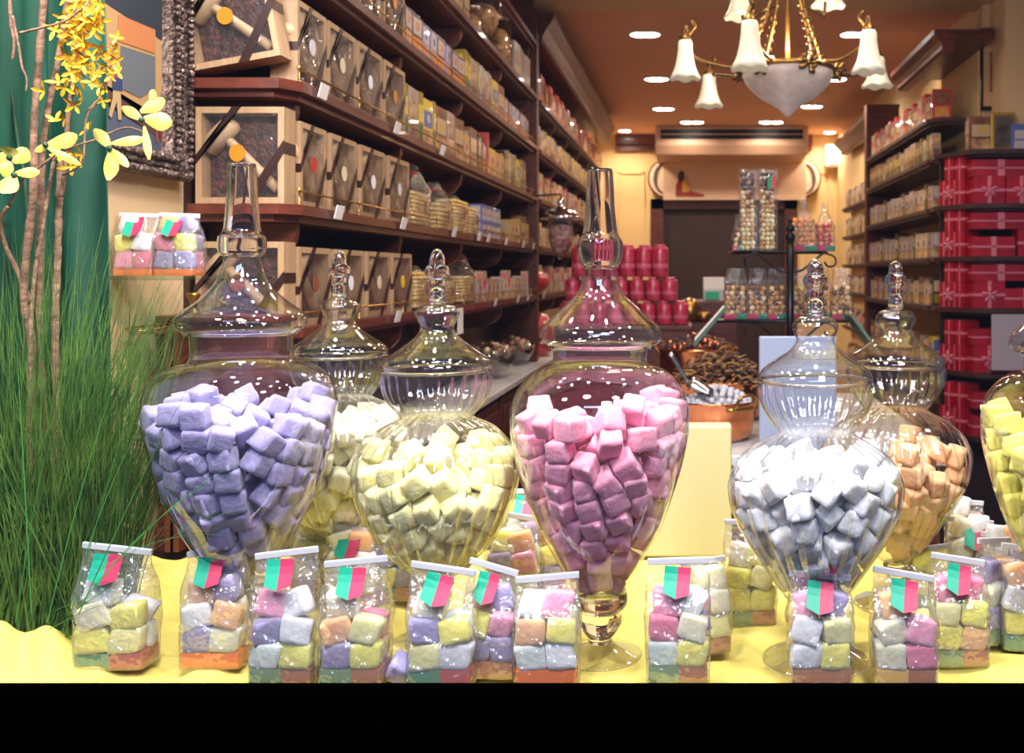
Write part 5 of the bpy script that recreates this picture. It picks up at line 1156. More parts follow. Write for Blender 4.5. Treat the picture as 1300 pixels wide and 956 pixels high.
# wafer bags
M_WAF = mat('wafer', C(252, 218, 138), .6, bump=.6, bscale=140, c2=C(232, 184, 100), vscale=40)
def waferbag(y, z, where, w=.15, h=.10, n=7, top=True):
    loc = Vector((XF-.065, y, z)); t = thing('wafer_bag', loc, 'clear bag of golden wafers '+where, 'bag', 'bags of golden wafers', PI/2)
    rs = random.Random(int(y*100))
    m = MB()
    for cx3 in (-.25, .25):
        for i in range(n):
            m.cbox((loc.x+cx3*w, loc.y+rs.uniform(-.002, .002), loc.z+.006+h*(i+.5)/n*.92), (w*.46, .07, h/n*.72), Matrix.Rotation(rs.uniform(-.05, .05), 3, 'Z'))
    o = m.build('wafers', M_WAF, t, bevel=.002); o['kind'] = 'stuff'
    m = MB(); prof = []
    N = 24; vs = []; H = h*1.12 if not top else h*1.75; LVn = 10
    for i in range(LVn+1):
        f = i/LVn; g = 0 if f < .6 else (f-.6)/.4
        for j in range(N):
            a = 2*PI*j/N; ca, sa = math.cos(a), math.sin(a)
            x = math.copysign(abs(ca)**.35, ca)*w*.5*(1-.8*g+(.5*max(0, g-.7) if top else 0)); y_ = math.copysign(abs(sa)**.35, sa)*.045*(1-.75*g)
            nz = noise.noise(Vector((x*50, y_*50+y*9, f*6)))*.014*f
            vs.append((loc.x+x+nz, loc.y+y_+nz, loc.z+.0005+f*H))
    m.add(vs, [(i*N+j, i*N+(j+1) % N, (i+1)*N+(j+1) % N, (i+1)*N+j) for i in range(LVn) for j in range(N)]+[tuple(range(N))[::-1]])
    m.build('cellophane', FILMB, t, True)
    if top:
        m = MB(); m.lathe([(w*.13, h*1.55), (w*.15, h*1.52), (w*.13, h*1.48)], loc, 12); m.build('red_tie', p_red, t, True)
    m = MB(); m.cbox((loc.x, loc.y-.047, loc.z+h*.55), (.028, .0015, .034)); m.build('label', p_brown, t)
waferbag(Yx(548), shelf_z(1), 'nearest the hammer boxes on the middle left shelf', .19, .105, 8)
waferbag(Yx(577), shelf_z(1), 'second along the middle left shelf', .17, .09, 6)
waferbag(Yx(597), shelf_z(1), 'third along the middle left shelf', .19, .12, 9, False)
waferbag(Yx(612), shelf_z(1), 'fourth along the middle left shelf, beside the blue tins', .15, .105, 8, False)
waferbag(Yx(550), shelf_z(0), 'on the lowest left shelf beside the yellow-labelled box', .17, .115, 9, False)
waferbag(Yx(606), shelf_z(0), 'on the lowest left shelf behind the acorn lid', .17, .10, 8)
waferbag(Yx(582), shelf_z(0), 'half hidden on the lowest left shelf', .15, .08, 6)
run(['taupe', 'redw', 'taupe', 'gold', 'taupe', 'white'], Yx(616), 4.8, shelf_z(0), 1, XF, 'low on the near left shelving, above the counter', s=.8, seed=12)
# price tags hung on the shelf edges
for lv, xs in ((2, [405, 500, 558]), (1, [425, 508, 573, 605, 617, 640, 662, 675]), (0, [501, 626, 655, 668, 688])):
    for x in xs:
        y = Yx(x); m = MB(); m.cbox((XF+.010, y, CZ+LV[lv]-.004), (.0015, .045, .030), Matrix.Rotation(.25, 3, 'Y'))
        o = m.build('price_tag', M_WHITE); tag(o, 'small white price tag on the edge of a left shelf', 'price tag', 'white price tags on the left shelf edges')
m = MB(); q = P(583, 390, Yx(583)); m.cbox((XF+.004, q.y, q.z-.045), (.002, .07, .085)); o = m.build('hanging_card', M_WHITE); tag(o, 'blank white card hanging below the lowest left shelf', 'card')

# jars on the upper left shelf
M_NUTS = mat('mixed_nuts', C(150, 96, 56), .5, bump=.6, bscale=60, c2=C(214, 170, 116), vscale=45)
def storejar(x, Y, z, r, h, lab, stem=False):
    X = XF-.08; t = thing('storage_jar', (X, Y, z), lab, 'jar', 'nut jars on the highest near left shelf')
    if stem:
        pr = [(r*.5, 0), (r*.5, .008), (.012, .02), (.012, .05), (r*.5, .07), (r*.8, .12), (r, h)]
    else: pr = [(r*.9, 0), (r, .01), (r, h*.85), (r*.8, h*.92), (r*.8, h)]
    m = MB(); m.lathe(pr, (X, Y, z), 28); m.build('glass', GLASS, t, True)
    m = MB(); m.lathe([(0, pr[0][1]+(.075 if stem else .006)), (r*(.45 if stem else .93), (.075 if stem else .006)), (r*.9, h*.62), (r*.6, h*.78), (0, h*.85)], (X, Y, z), 24); m.build('nuts', M_NUTS, t, True)['kind'] = 'stuff'
    if not stem:
        m = MB(); m.lathe([(0, h+.02), (r*.5, h+.018), (r*.85, h+.008), (r*.85, h), (0, h)], (X, Y, z), 24); m.build('lid', M_CHROME, t, True)
storejar(0, Yx(606), shelf_z(4), .05, .11, 'small glass jar of nuts nearest on the highest near left shelf')
storejar(0, Yx(622), shelf_z(4), .05, .12, 'small glass jar of nuts beside the big goblet on the high shelf')
storejar(0, Yx(636), shelf_z(4), .085, .24, 'tall goblet heaped with nuts on the highest near left shelf', True)
storejar(0, Yx(655), shelf_z(4), .06, .22, 'tall cylindrical jar of nuts at the end of the high shelf')
run(['white', 'white'], Yx(662), 4.85, shelf_z(4), 1, XF, 'at the far end of the highest near left shelf', s=1.4, seed=13)

# left counter
t = thing('counter_cabinet', (-.83, 4.4, 0), 'long dark mahogany counter cabinet with drawers below the left shelves', 'cabinet')
m = MB(); m.box(-.985, -.76, 2.2, 4.87, 0, .925); m.box(-.985, -.76, 4.96, 8.6, 0, .925); m.build('carcass', M_WOOD, t)
for i in range(8):
    y0 = 2.24+i*.79
    m = MB(); m.box(-.76, -.745, y0, y0+.74, .74, .90); m.box(-.745, -.738, y0+.04, y0+.70, .77, .87)
    d_ = m.build('drawer', M_SHELF, t, bevel=.004)
    m = MB(); m.ball((-.728, y0+.37, .82), .012, 10); m.build('knob', M_BRASS, d_, True)
    m = MB(); m.box(-.76, -.745, y0, y0+.36, .08, .71); m.box(-.745, -.738, y0+.05, y0+.31, .14, .65); m.build('door', M_SHELF, t, bevel=.004)
    m = MB(); m.box(-.76, -.745, y0+.38, y0+.74, .08, .71); m.box(-.745, -.738, y0+.43, y0+.69, .14, .65); m.build('door', M_SHELF, t, bevel=.004)
m = MB(); m.box(-.985, -.725, 2.18, 8.62, .9255, .95); o = m.build('worktop', M_MARBLE, bevel=.004); tag(o, 'white marble worktop on the long left counter', 'worktop')
m = MB(); m.box(-.985, -.965, 2.2, 4.88, .951, CZ+LV[0]-.036); o = m.build('back_board', M_WOODD); tag(o, 'dark board behind the left worktop', 'panel')

def bowl(c, r, h, mtl, lab, fill=None, fname='sweets', cat='bowl'):
    t = thing('sweet_bowl', c, lab, cat)
    m = MB(); m.lathe([(0, .001), (r*.45, .001), (r*.7, h*.25), (r*.92, h*.65), (r, h), (r*.97, h), (r*.88, h*.65), (r*.66, h*.28), (0, .01)], c, 32); m.build('bowl', mtl, t, True)
    if fill:
        rs = random.Random(int(r*1000)); m = MB()
        for i in range(60):
            a = rs.uniform(0, 6.28); q = r*.85*math.sqrt(rs.random()); m.ball(Vector(c)+Vector((q*math.cos(a), q*math.sin(a), h*(.75+.5*(1-q/r))+rs.uniform(-.01, .01))), rs.uniform(.010, .018), 7, mi=rs.randrange(len(fill)))
        o = m.build(fname, fill, t, True); o['kind'] = 'stuff'
    return t
M_WRAP = mat('foil_wrap', C(220, 190, 160), .25, .4, bump=.5, bscale=60)
bowl((-.86, 4.15, .951), .12, .12, GLASS, 'glass bowl of dark wrapped chocolates on the white worktop', [M_CHOC, M_WRAP, p_cream, p_brown])
bowl((-.86, 4.75, .951), .10, .10, GLASS, 'smaller glass bowl of red sweets behind the chocolate bowl', [p_red, p_cream, p_brown])
m = MB(); c_ = Vector((-.86, 5.25, .951)); m.lathe([(0, 0), (.09, 0), (.12, .05), (.12, .16), (.08, .22), (0, .23)], c_, 28); o = m.build('red_tin', p_red, smooth=True); tag(o, 'round red tin on the worktop beyond the glass bowls', 'tin')
c_ = Vector((XF-.09, Yx(692), shelf_z(0)))
m = MB(); m.lathe([(0, 0), (.06, 0), (.10, .03), (.115, .065), (.10, .10), (.05, .125), (0, .13)], c_, 28); o = m.build('red_gift_ball', p_red, smooth=True); tag(o, 'shiny rounded red gift tin on the lowest far left shelf', 'tin')
# lantern-shaped jar on a wall arm
L0 = P(712, 330, 4.75); t = thing('lantern_jar', L0, 'chrome-capped glass lantern jar hanging before the left shelves', 'lantern')
zt_ = P(0, 252, 4.75).z; H = zt_-L0.z
m = MB(); m.lathe([(0, 0), (.012, .005), (.03, H*.12), (.055, H*.25), (.062, H*.38), (.062, H*.68)], L0, 8); m.build('glass', GLASS, t)
m = MB(); m.lathe([(0, .004), (.025, H*.12), (.05, H*.25), (.056, H*.36), (.054, H*.55), (0, H*.60)], L0, 16); m.build('sweets', mat('red_brown_sweets', C(150, 60, 60), .4, bump=.6, bscale=60, c2=C(220, 190, 180), vscale=40), t, True)['kind'] = 'stuff'
m = MB(); m.lathe([(.062, H*.66), (.105, H*.66), (.098, H*.71), (.07, H*.79), (.035, H*.84), (.012, H*.88), (.018, H*.94), (.010, H*.99), (0, H), (0, H*.86), (.06, H*.70)], L0, 32); m.build('cap', M_CHROME, t, True)
m = MB(); m.tube([L0+Vector((0, 0, H-.004)), L0+Vector((0, 0, H+.02)), Vector((-.885, 4.915, L0.z+H+.02))], .004, 8); m.build('wall_arm', M_BLACKM, t, True)

# ------------------------------------------------------------------ wall at left of window: picture, glass shelf, cabinet
XW = -.985
def W(x, y, X=XW+.008):
    Y = F*abs(X)/(VX-x); return Vector((X, Y, CZ-(y-VY)/F*Y))
t = thing('framed_picture', (XW, 1.7, CZ+.19), 'framed painting of a grand interior in an ornate tarnished silver frame', 'picture')
yo0, yo1, zo0, zo1 = 1.49, 1.885, CZ+.175, CZ+.80; fw = .075; fwz = .05
m = MB(); m.box(XW, XW+.006, yo0+.03, yo1-.03, zo0+.02, zo1-.02, 0)
def poly(pts, mi, k):
    q_ = [W(x, y, XW+.006+.0005*k) for x, y in pts]
    for v_ in q_: v_.y = min(max(v_.y, yo0+.02), yo1-.02); v_.z = min(max(v_.z, zo0+.02), zo1-.02)
    m.prism(q_, (.0005, 0, 0), mi)
poly([(60, 92), (214, 182), (214, 250), (60, 250)], 1, 1)
poly([(60, 110), (135, 128), (222, 190), (222, 160), (135, 108), (60, 80)], 2, 2)
poly([(125, -30), (125, 105), (210, 165), (210, 52), (138, 2)], 3, 2)
poly([(60, -60), (60, 20), (128, 0), (210, 55), (210, -60)], 4, 3)
poly([(150, 18), (150, 52), (197, 68), (197, 38)], 5, 4)
poly([(153, 58), (153, 112), (178, 124), (197, 112), (197, 72)], 6, 4)
poly([(209, -60), (209, 118), (224, 126), (224, -60)], 7, 4)
poly([(204, 118), (204, 128), (228, 140), (228, 130)], 7, 5)
poly([(121, -60), (121, 110), (131, 112), (131, -60)], 7, 4)
poly([(143, 112), (143, 124), (138, 146), (141, 150), (148, 128), (150, 152), (154, 152), (153, 112)], 8, 5)
poly([(143, 98), (143, 114), (155, 116), (155, 100)], 9, 6)
poly([(146, 90), (146, 99), (152, 99), (152, 90)], 10, 6)
poly([(186, 142), (186, 154), (194, 158), (194, 146)], 9, 5)
poly([(198, 164), (198, 180), (200, 180), (200, 166)], 10, 5); poly([(205, 166), (205, 182), (207, 182), (207, 166)], 10, 5)
pc = [C(60, 40, 34), C(84, 92, 110), C(96, 54, 44), C(206, 160, 104), C(38, 44, 60), C(214, 132, 76), C(108, 112, 118), C(150, 116, 108), C(206, 170, 120), C(36, 60, 110), C(176, 70, 66)]
m.build('canvas', [mat('paint_%d' % i, tuple(q*.62 for q in c_[:3])+(1,), .7) for i, c_ in enumerate(pc)], t)
def moulding(mb, pts2, w, mi=0):  # ornate strip: stepped profile between outer and inner rectangles
    pass
m = MB()
prof = [(0, .004), (.0, .020), (.15, .030), (.3, .022), (.5, .018), (.7, .028), (.85, .020), (1, .006)]
def ring(f): return (yo0+fw*f, yo1-fw*f, zo0+fwz*f, zo1-fwz*f)
vs = []
for f, hgt in prof:
    a0, a1, b0, b1 = ring(f); vs += [(XW+hgt, a0, b0), (XW+hgt, a1, b0), (XW+hgt, a1, b1), (XW+hgt, a0, b1)]
m.add(vs, [(i*4+j, i*4+(j+1) % 4, (i+1)*4+(j+1) % 4, (i+1)*4+j) for i in range(len(prof)-1) for j in range(4)])
rs = random.Random(4)
def bead(y, z, h): m.ball((XW+h, y, z), rs.uniform(.0055, .008), 6, sq=(1, 1, 1))
for f, h in ((.15, .030), (.72, .028), (.45, .022)):
    a0, a1, b0, b1 = ring(f)
    n = int((b1-b0)/.0125)
    for i in range(n): bead(a1, b0+(i+.5)*(b1-b0)/n, h); 
    n = int((a1-a0)/.0125)
    for i in range(n): bead(a0+(i+.5)*(a1-a0)/n, b0, h)
m.build('ornate_frame', M_FRAME, t, True)

m = MB(); GX1 = P(300, 0, 1.62).x; m.box(XW+.004, GX1, 1.60, 1.76, GS-.0065, GS-.0002)
o = m.build('glass_shelf', thin('shelf_glass', (.86, .95, .92, 1), (.4, .6, .52, 1), .08, .6, 2.5), bevel=.001); tag(o, 'clear glass wall shelf holding two marshmallow bags', 'shelf')
# low cabinet at left
ax, bx_ = P(174, 0, 1.80).x, P(345, 0, 1.80).x
t = thing('side_cabinet', ((ax+bx_)/2, 1.83, 0), 'reddish brown moulded side cabinet behind the grass and lavender jar', 'cabinet')
zt_ = P(0, 410, 1.81).z
m = MB(); m.box(-.985, bx_, 1.812, 1.885, .0, zt_); m.build('carcass', M_WOOD, t)
m = MB()
for yy, hh, dp in ((545, .012, .012), (588, .010, .016), (600, .018, .008), (622, .012, .018), (690, .03, .014)):
    z = P(0, yy, 1.80).z; m.box(-.985, bx_, 1.812-dp, 1.813, z-hh, z+hh)
m.build('moulding', M_SHELF, t, bevel=.003)
m = MB(); m.box(-.985, bx_+.012, 1.800, 1.89, zt_, zt_+.014); m.build('top_board', M_SHELF, t, bevel=.003)
c_ = P(246, 398, 1.83); c_.z = zt_+.0145
m = MB(); m.lathe([(0, 0), (.012, 0), (.013, .004), (.006, .012), (.006, .02), (.009, .03), (.012, .036), (.0115, .040), (0, .041)], c_, 20); o = m.build('brass_finial', M_BRASS, smooth=True); tag(o, 'small brass finial on the side cabinet left of the spired lid', 'finial')
a = P(176, 418, 1.72); b = P(205, 404, 1.72)
t = thing('gilt_tray', ((a.x+b.x)/2, 1.74, CZ-.118), 'gilt-edged glass tray on the side cabinet behind the grass', 'tray')
zz_ = CZ-.105
m = MB(); m.tube([(a.x, 1.68, zz_+.01), (a.x-.005, 1.76, zz_+.012), (a.x+.01, 1.798, zz_+.012), (b.x, 1.798, zz_+.012), (b.x+.01, 1.70, zz_+.01), (b.x, 1.66, zz_+.008), (a.x+.02, 1.665, zz_+.008), (a.x, 1.68, zz_+.01)], .0025, 6); m.build('gilt_rim', M_BRASS, t, True)
m = MB(); m.box(a.x+.003, b.x, 1.672, 1.79, zz_, zz_+.006); m.build('plate', mat('tray_brown', C(150, 110, 84), .2), t)
m = MB(); m.box(a.x+.04, a.x+.055, 1.73, 1.795, .9, zz_); m.box(b.x+.01, b.x+.025, 1.73, 1.795, .9, zz_); m.build('leg', M_WOOD, t)

# ------------------------------------------------------------------ middle counter
CTZ = CZ-.48
t = thing('centre_counter', (.22, 3.2, 0), 'dark wooden counter in the middle of the shop under the copper pan', 'counter')
m = MB(); m.box(-.16, .66, 2.66, 3.9, 0, CTZ-.03); m.build('carcass', M_WOOD, t)
m = MB(); m.box(-.14, .64, 2.645, 2.66, .1, CTZ-.2); m.box(-.14, .64, 2.645, 2.66, CTZ-.17, CTZ-.05); m.build('front_panel', M_SHELF, t, bevel=.005)
m = MB(); m.box(-.20, .70, 2.60, 3.95, CTZ-.0295, CTZ-.0005); o = m.build('worktop', M_MARBLE, bevel=.004); tag(o, 'white worktop of the middle counter, carrying the copper pan', 'worktop')
c_ = P(908, 550, 2.86); c_.z = CTZ
def copperpan(c, r, h, lab, handles=True):
    t = thing('copper_pan', c, lab, 'pan')
    m = MB(); m.lathe([(0, .0005), (r*.72, .0005), (r*.86, h*.15), (r*.96, h*.6), (r*.985, h*.93), (r*1.02, h*.96), (r*1.02, h), (r*.97, h), (r*.95, h*.9), (r*.93, h*.6), (r*.82, h*.18), (0, .006)], c, 56); m.build('bowl', M_COPPER, t, True)
    if handles:
        for a in (-.95, PI-.6):
            d = Vector((math.cos(a), math.sin(a), 0)); s_ = Vector((-d.y, d.x, 0)); q = Vector(c)+d*r*1.0+Vector((0, 0, h*.86))
            m = MB(); m.tube(bez([q-s_*.035, q-s_*.034+d*.02+Vector((0, 0, .012)), q-s_*.028+d*.03+Vector((0, 0, .035)), q+d*.034+Vector((0, 0, .042)), q+s_*.028+d*.03+Vector((0, 0, .035)), q+s_*.034+d*.02+Vector((0, 0, .012)), q+s_*.035], 5), .0045, 8)
            m.tube([q-s_*.05+d*.0, q-s_*.02+d*.008, q+s_*.02+d*.008, q+s_*.05], .007, 8)
            m.build('handle', M_BRASS, t, True)
    return t
copperpan(c_, .122, .115, 'shiny copper pan with brass handles full of white sugared balls')
rs = random.Random(9); pts = []
M_SUG = mat('sugar_white', C(200, 198, 208), .7, bump=.3, bscale=200)
mbm = bpy.data.meshes.new('sugared_ball')
_b = MB(); _b.ball((0, 0, 0), 1, 12); mbm.from_pydata(_b.v, [], _b.f); mbm.materials.append(M_SUG); mbm.polygons.foreach_set('use_smooth', [True]*len(mbm.polygons))
for i in range(4000):
    a = rs.uniform(0, 6.28); q = .108*math.sqrt(rs.random()); x, y = q*math.cos(a), q*math.sin(a)
    z = .104+.045*(1-(q/.11)**2)*(1 if x > -.04 else .5)
    pz = Vector((x, y, z))
    if all((pz-o_).length > .0185 for o_ in pts): pts.append(pz)
    if len(pts) > 85: break
for pz in pts:
    o = bpy.data.objects.new('sugared_ball', mbm); o.location = c_+pz; o.scale = (.0094,)*3; col.objects.link(o); tag(o, 'white sugared ball in the copper pan', 'sweet', 'white sugared balls in the copper pan')
m = MB(); m.lathe([(0, .085), (.112, .085), (.112, .094), (.06, .114), (0, .128)], c_, 24); o = m.build('sugared_balls_below', M_SUG, smooth=True); tag(o, 'deeper layer of white sugared balls in the copper pan', 'sweets', kind='stuff')
# scoop
s0 = c_+Vector((-.078, -.055, .168)); t = thing('scoop', s0, 'steel scoop lying on the white sugared balls', 'scoop')
m = MB(); d = Vector((.75, -.25, -.6)).normalized(); u = Vector((0, 1, 0)); v = d.cross(u).normalized(); vs = []
for i in range(6):
    f = i/5; rr_ = .031*(.8+.25*f)
    for j in range(13):
        a = PI*(j/12)*(1.25-.3*f)-PI*.12; vs.append(s0+d*(.070*f)+u*rr_*math.cos(a)-v*rr_*math.sin(a)*-1)
m.add(vs, [(i*13+j, i*13+j+1, (i+1)*13+j+1, (i+1)*13+j) for i in range(5) for j in range(12)]+[tuple(range(13))])
o = m.build('scoop_cup', M_STEEL, t, True); sd = o.modifiers.new('s', 'SOLIDIFY'); sd.thickness = .0015
hp = P(850, 448, 2.80)
m = MB(); m.tube(bez([s0, s0*.6+hp*.4, hp], 4), [.006, .006, .006, .006, .007, .008, .0085, .009, .008], 10); m.build('handle', M_STEEL, t, True)
# heap of candied peel
c2_ = P(915, 500, 3.28); c2_.z = CTZ
copperpan(c2_, .17, .13, 'larger copper pan behind, heaped with brown candied peel', False)
rs = random.Random(14); m = MB()
for i in range(420):
    a = rs.uniform(0, 6.28); q = .155*math.sqrt(rs.random()); z = .10+.10*(1-(q/.16)**2)+rs.uniform(-.01, .012)
    p = c2_+Vector((q*math.cos(a), q*math.sin(a), z)); b_ = rs.uniform(0, 6.28); dx = Vector((math.cos(b_), math.sin(b_), rs.uniform(-.4, .5)))*rs.uniform(.018, .036)
    k_c = Vector((rs.uniform(-1, 1), rs.uniform(-1, 1), rs.uniform(-.3, 1)))*.014
    m.tube([p-dx, p-dx*.4+k_c*.7, p+dx*.4+k_c, p+dx], [.0035, .0042, .0042, .003], 5, mi=rs.choice([0, 0, 1, 2]))
o = m.build('candied_peel', (mat('peel_brown', C(120, 74, 44), .35, coat=.4), mat('peel_tan', C(186, 140, 80), .4, coat=.3), mat('peel_dark', C(60, 34, 24), .3, coat=.4)), smooth=True)
tag(o, 'heap of brown and tan candied peel strips behind the white balls', 'candied peel', kind='stuff')
c3 = P(886, 440, 3.75); c3.z = CTZ
copperpan(c3, .15, .20, 'deep copper pan of dark chocolates at the back of the middle counter', True)
m = MB()
for i in range(120):
    a = rs.uniform(0, 6.28); q = .135*math.sqrt(rs.random()); m.ball(c3+Vector((q*math.cos(a), q*math.sin(a), .19+.05*(1-q/.15)+rs.uniform(0, .01))), .014, 7, mi=rs.choice([0, 0, 0, 1]))
o = m.build('chocolates', (M_CHOC, M_COPPER), smooth=True); tag(o, 'dark chocolates with coppery foil in the deep copper pan', 'chocolates', kind='stuff')
# sloping price boards either side of the stand
for (a, b, lab) in (((922, 388), (880, 436), 'white sloping menu board left of the display stand'), ((1082, 400), (1118, 448), 'glassy sloping menu board right of the display stand')):
    pa = P(*a, 2.95); pb = P(*b, 2.75); d = (pb-pa); n = Vector((-d.z, 0, d.x)).normalized()*(-.008 if d.x > 0 else .008)
    t = thing('menu_board', (pa+pb)/2, lab, 'sign')
    m = MB(); m.prism([pa+Vector((0, .14, 0)), pa-Vector((0, .02, 0)), pb-Vector((0, .02, 0)), pb+Vector((0, .14, 0))], n); m.build('board', mat('board_green', C(70, 100, 92), .2), t)
    m = MB(); k1 = pa+d*.05-n*.6; k2 = pa+d*.95-n*.6
    if n.z < 0: k1 += n*2.2; k2 += n*2.2
    m.prism([pa+d*.05+Vector((0, .0, 0))+(n*1.05 if n.z > 0 else -n*.1), pa+d*.05+Vector((0, .12, 0))+(n*1.05 if n.z > 0 else -n*.1), pa+d*.95+Vector((0, .12, 0))+(n*1.05 if n.z > 0 else -n*.1), pa+d*.95+(n*1.05 if n.z > 0 else -n*.1)], Vector((0, 0, .002))); m.build('paper', M_WHITE, t)
# two tier stand
sx = P(1000, 0, 3.2).x; sy = 3.2
t = thing('display_stand', (sx, sy, CTZ), 'black metal two-tier display stand holding nut tubes and bags', 'display stand')
z1 = P(0, 319, 3.2).z; z2 = P(0, 405, 3.2).z
x10, x11, x20, x21 = P(925, 0, 3.2).x, P(1052, 0, 3.2).x, P(903, 0, 3.2).x, P(1086, 0, 3.2).x
m = MB(); m.tube([(sx, sy-.085, CTZ+.001), (sx, sy-.085, z1+.05)], .012, 12); m.lathe([(0, z1+.105), (.006, z1+.10), (.009, z1+.09), (.004, z1+.085), (.013, z1+.075), (.015, z1+.065), (.006, z1+.058), (.016, z1+.05), (.016, z1+.035), (.008, z1+.03)], (sx, sy-.085, 0), 16); m.lathe([(0, CTZ+.001), (.08, CTZ+.001), (.08, CTZ+.01), (.02, CTZ+.025), (.012, CTZ+.05)], (sx, sy-.085, 0), 24); m.build('post', M_BLACKM, t, True)
for (xa, xb_, z, nm, dp) in ((x10, x11, z1, 'upper', .075), (x20, x21, z2, 'lower', .085)):
    m = MB(); m.prism([(xa, sy+dp, z-.005), (xa+.02, sy-dp, z-.005), (xb_-.02, sy-dp, z-.005), (xb_, sy+dp, z-.005)], (0, 0, .004)); m.build('tier', mat('smoked_glass', C(44, 48, 56), .08), t)
    m = MB(); ps = [(xa, sy+dp, z-.004), (xa+.02, sy-dp, z-.004), (xb_-.02, sy-dp, z-.004), (xb_, sy+dp, z-.004), (xa, sy+dp, z-.004)]; m.tube(ps, .0045, 6); m.build('tier_rim', M_BLACKM, t, True)
    for s_ in (-1, 1):
        m = MB(); xe = sx+s_*.12
        m.tube(bez([(sx, sy-.085, z-.07), (sx+s_*.04, sy-.08, z-.06), (xe-.02*s_, sy-.08, z-.012), (xe, sy-.08, z-.006)], 5), .004, 6)
        m.tube(bez([(xe-.01*s_, sy-.08, z-.008), (xe+.02*s_, sy-.085, z-.02), (xe+.022*s_, sy-.085, z-.045), (xe, sy-.085, z-.05), (xe-.012*s_, sy-.085, z-.035)], 5), .0035, 6); m.build('scroll_arm', M_BLACKM, t, True)
NB = [mat('nut_pale', C(226, 200, 140), .35, coat=.5), mat('nut_gold', C(196, 140, 70), .35, coat=.5), mat('nut_brown', C(110, 62, 38), .3, coat=.5), mat('nut_dark', C(52, 28, 24), .25, coat=.5), mat('sweet_orange', C(236, 130, 50), .4), mat('sweet_red', C(200, 60, 50), .4)]
def nutbag(xc, yb, w, h, Y, lab, tube=False, pal=(0, 1, 2), grp=None, tied=True, z=None):
    loc = P(xc, yb, Y); loc.z = z
    t = thing('nut_tube' if tube else 'nut_bag', loc, lab, 'tube' if tube else 'bag', grp)
    rs = random.Random(int(xc*3)); m = MB(); r = .0085 if tube else .009; fill = h*.97 if tube else h*.62
    z_ = r+.002 if tube else .012+r; row = 0
    while z_ < fill:
        nx_ = max(2, int((w-.004)/(2*r))); 
        for i in range(nx_):
            for j in (0, 1, 2) if not tube else (0, 1):
                x = -w/2+r+.002+(w-2*r-.004)*(i+.25*(row % 2))/max(nx_-.5, 1); y = (-.5+j*(1 if tube else .5))*(.026 if tube else .03)
                f = z_/h
                k = (rs.choice([3, 3, 2]) if f > .72 else rs.choice([0, 1, 1, 2]) if f > .5 else rs.choice([0, 0, 1])) if tube else rs.choice(pal)
                m.ball(loc+Vector((x, y, z_+rs.uniform(-.002, .002))), r*rs.uniform(.9, 1.08), 7, mi=k)
        z_ += r*1.75; row += 1
    o = m.build('nuts', NB, t, True); o['kind'] = 'stuff'
    if tube:
        m = MB(); m.box(loc.x-w/2, loc.x+w/2, loc.y-.026, loc.y+.026, loc.z+.0005, loc.z+h); m.build('clear_tube', FILMB, t, bevel=.002)
    else:
        m = MB(); m.box(loc.x-w*.48, loc.x, loc.y-.022, loc.y+.022, loc.z+.0005, loc.z+.018, 0); m.box(loc.x, loc.x+w*.48, loc.y-.022, loc.y+.022, loc.z+.0005, loc.z+.018, 1); m.build('card_base', (M_MAG, mat('teal_card', C(30, 120, 96), .5)), t)
        N = 20; vs = []
        for i in range(11):
            f = i/10; g = max(0, (f-.5)/.5)
            for j in range(N):
                a = 2*PI*j/N; ca, sa = math.cos(a), math.sin(a)
                wd = w*.5*(1.03-(.75*math.sin(g*PI*.62) if tied else .3*g)); dp = .026*(1-.8*g)
                x = math.copysign(abs(ca)**.35, ca)*wd; y = math.copysign(abs(sa)**.35, sa)*dp
                nz = noise.noise(Vector((x*70+xc, y*70, f*7)))*.006*(.3+f)
                vs.append((loc.x+x+nz, loc.y+y+nz, loc.z+.0003+f*h))
        m = MB(); m.add(vs, [(i*N+j, i*N+(j+1) % N, (i+1)*N+(j+1) % N, (i+1)*N+j) for i in range(10) for j in range(N)]+[tuple(range(N))[::-1]]); m.build('cellophane', FILMB, t, True)
    return t
nutbag(950, 315, .058, .268, 3.2, 'tall clear tube of nuts, left of the pair on the stand', True, z=z1)
t_ = nutbag(975, 315, .058, .268, 3.2, 'tall clear tube of nuts with green and red ribbon, right of the pair', True, z=z1)
q = P(980, 232, 3.17); m = MB(); m.box(q.x-.014, q.x, q.y-.0015, q.y, q.z-.02, q.z+.02, 0); m.box(q.x, q.x+.014, q.y-.0015, q.y, q.z-.02, q.z+.02, 1); m.build('ribbon_label', (mat('flag_green', C(20, 120, 70), .5), M_RED), t_)
nutbag(1020, 315, .085, .165, 3.2, 'bag of orange and amber jellies left of two on the top tier', pal=(4, 4, 1), z=z1)
nutbag(1047, 315, .065, .16, 3.22, 'bag of red and orange jellies at the right end of the top tier', pal=(4, 5, 5), z=z1)
nutbag(936, 315, .03, .12, 3.2, 'narrow clear bag beside the left nut tube', pal=(0, 2), z=z1)
for x, lab, w in ((934, 'leftmost bag of speckled nuts on the lower tier', .078), (962, 'second bag of nuts from the left on the lower tier', .068), (986, 'third bag of nuts, just left of the stand post', .064), (1017, 'bag of nuts just right of the stand post', .066), (1042, 'second bag right of the stand post', .06), (1068, 'rightmost bag of nuts on the lower tier', .07)):
    nutbag(x, 402, w, .165, 3.2, lab, pal=(0, 1, 1, 2), grp='nut bags on the lower tier', tied=False, z=z2)

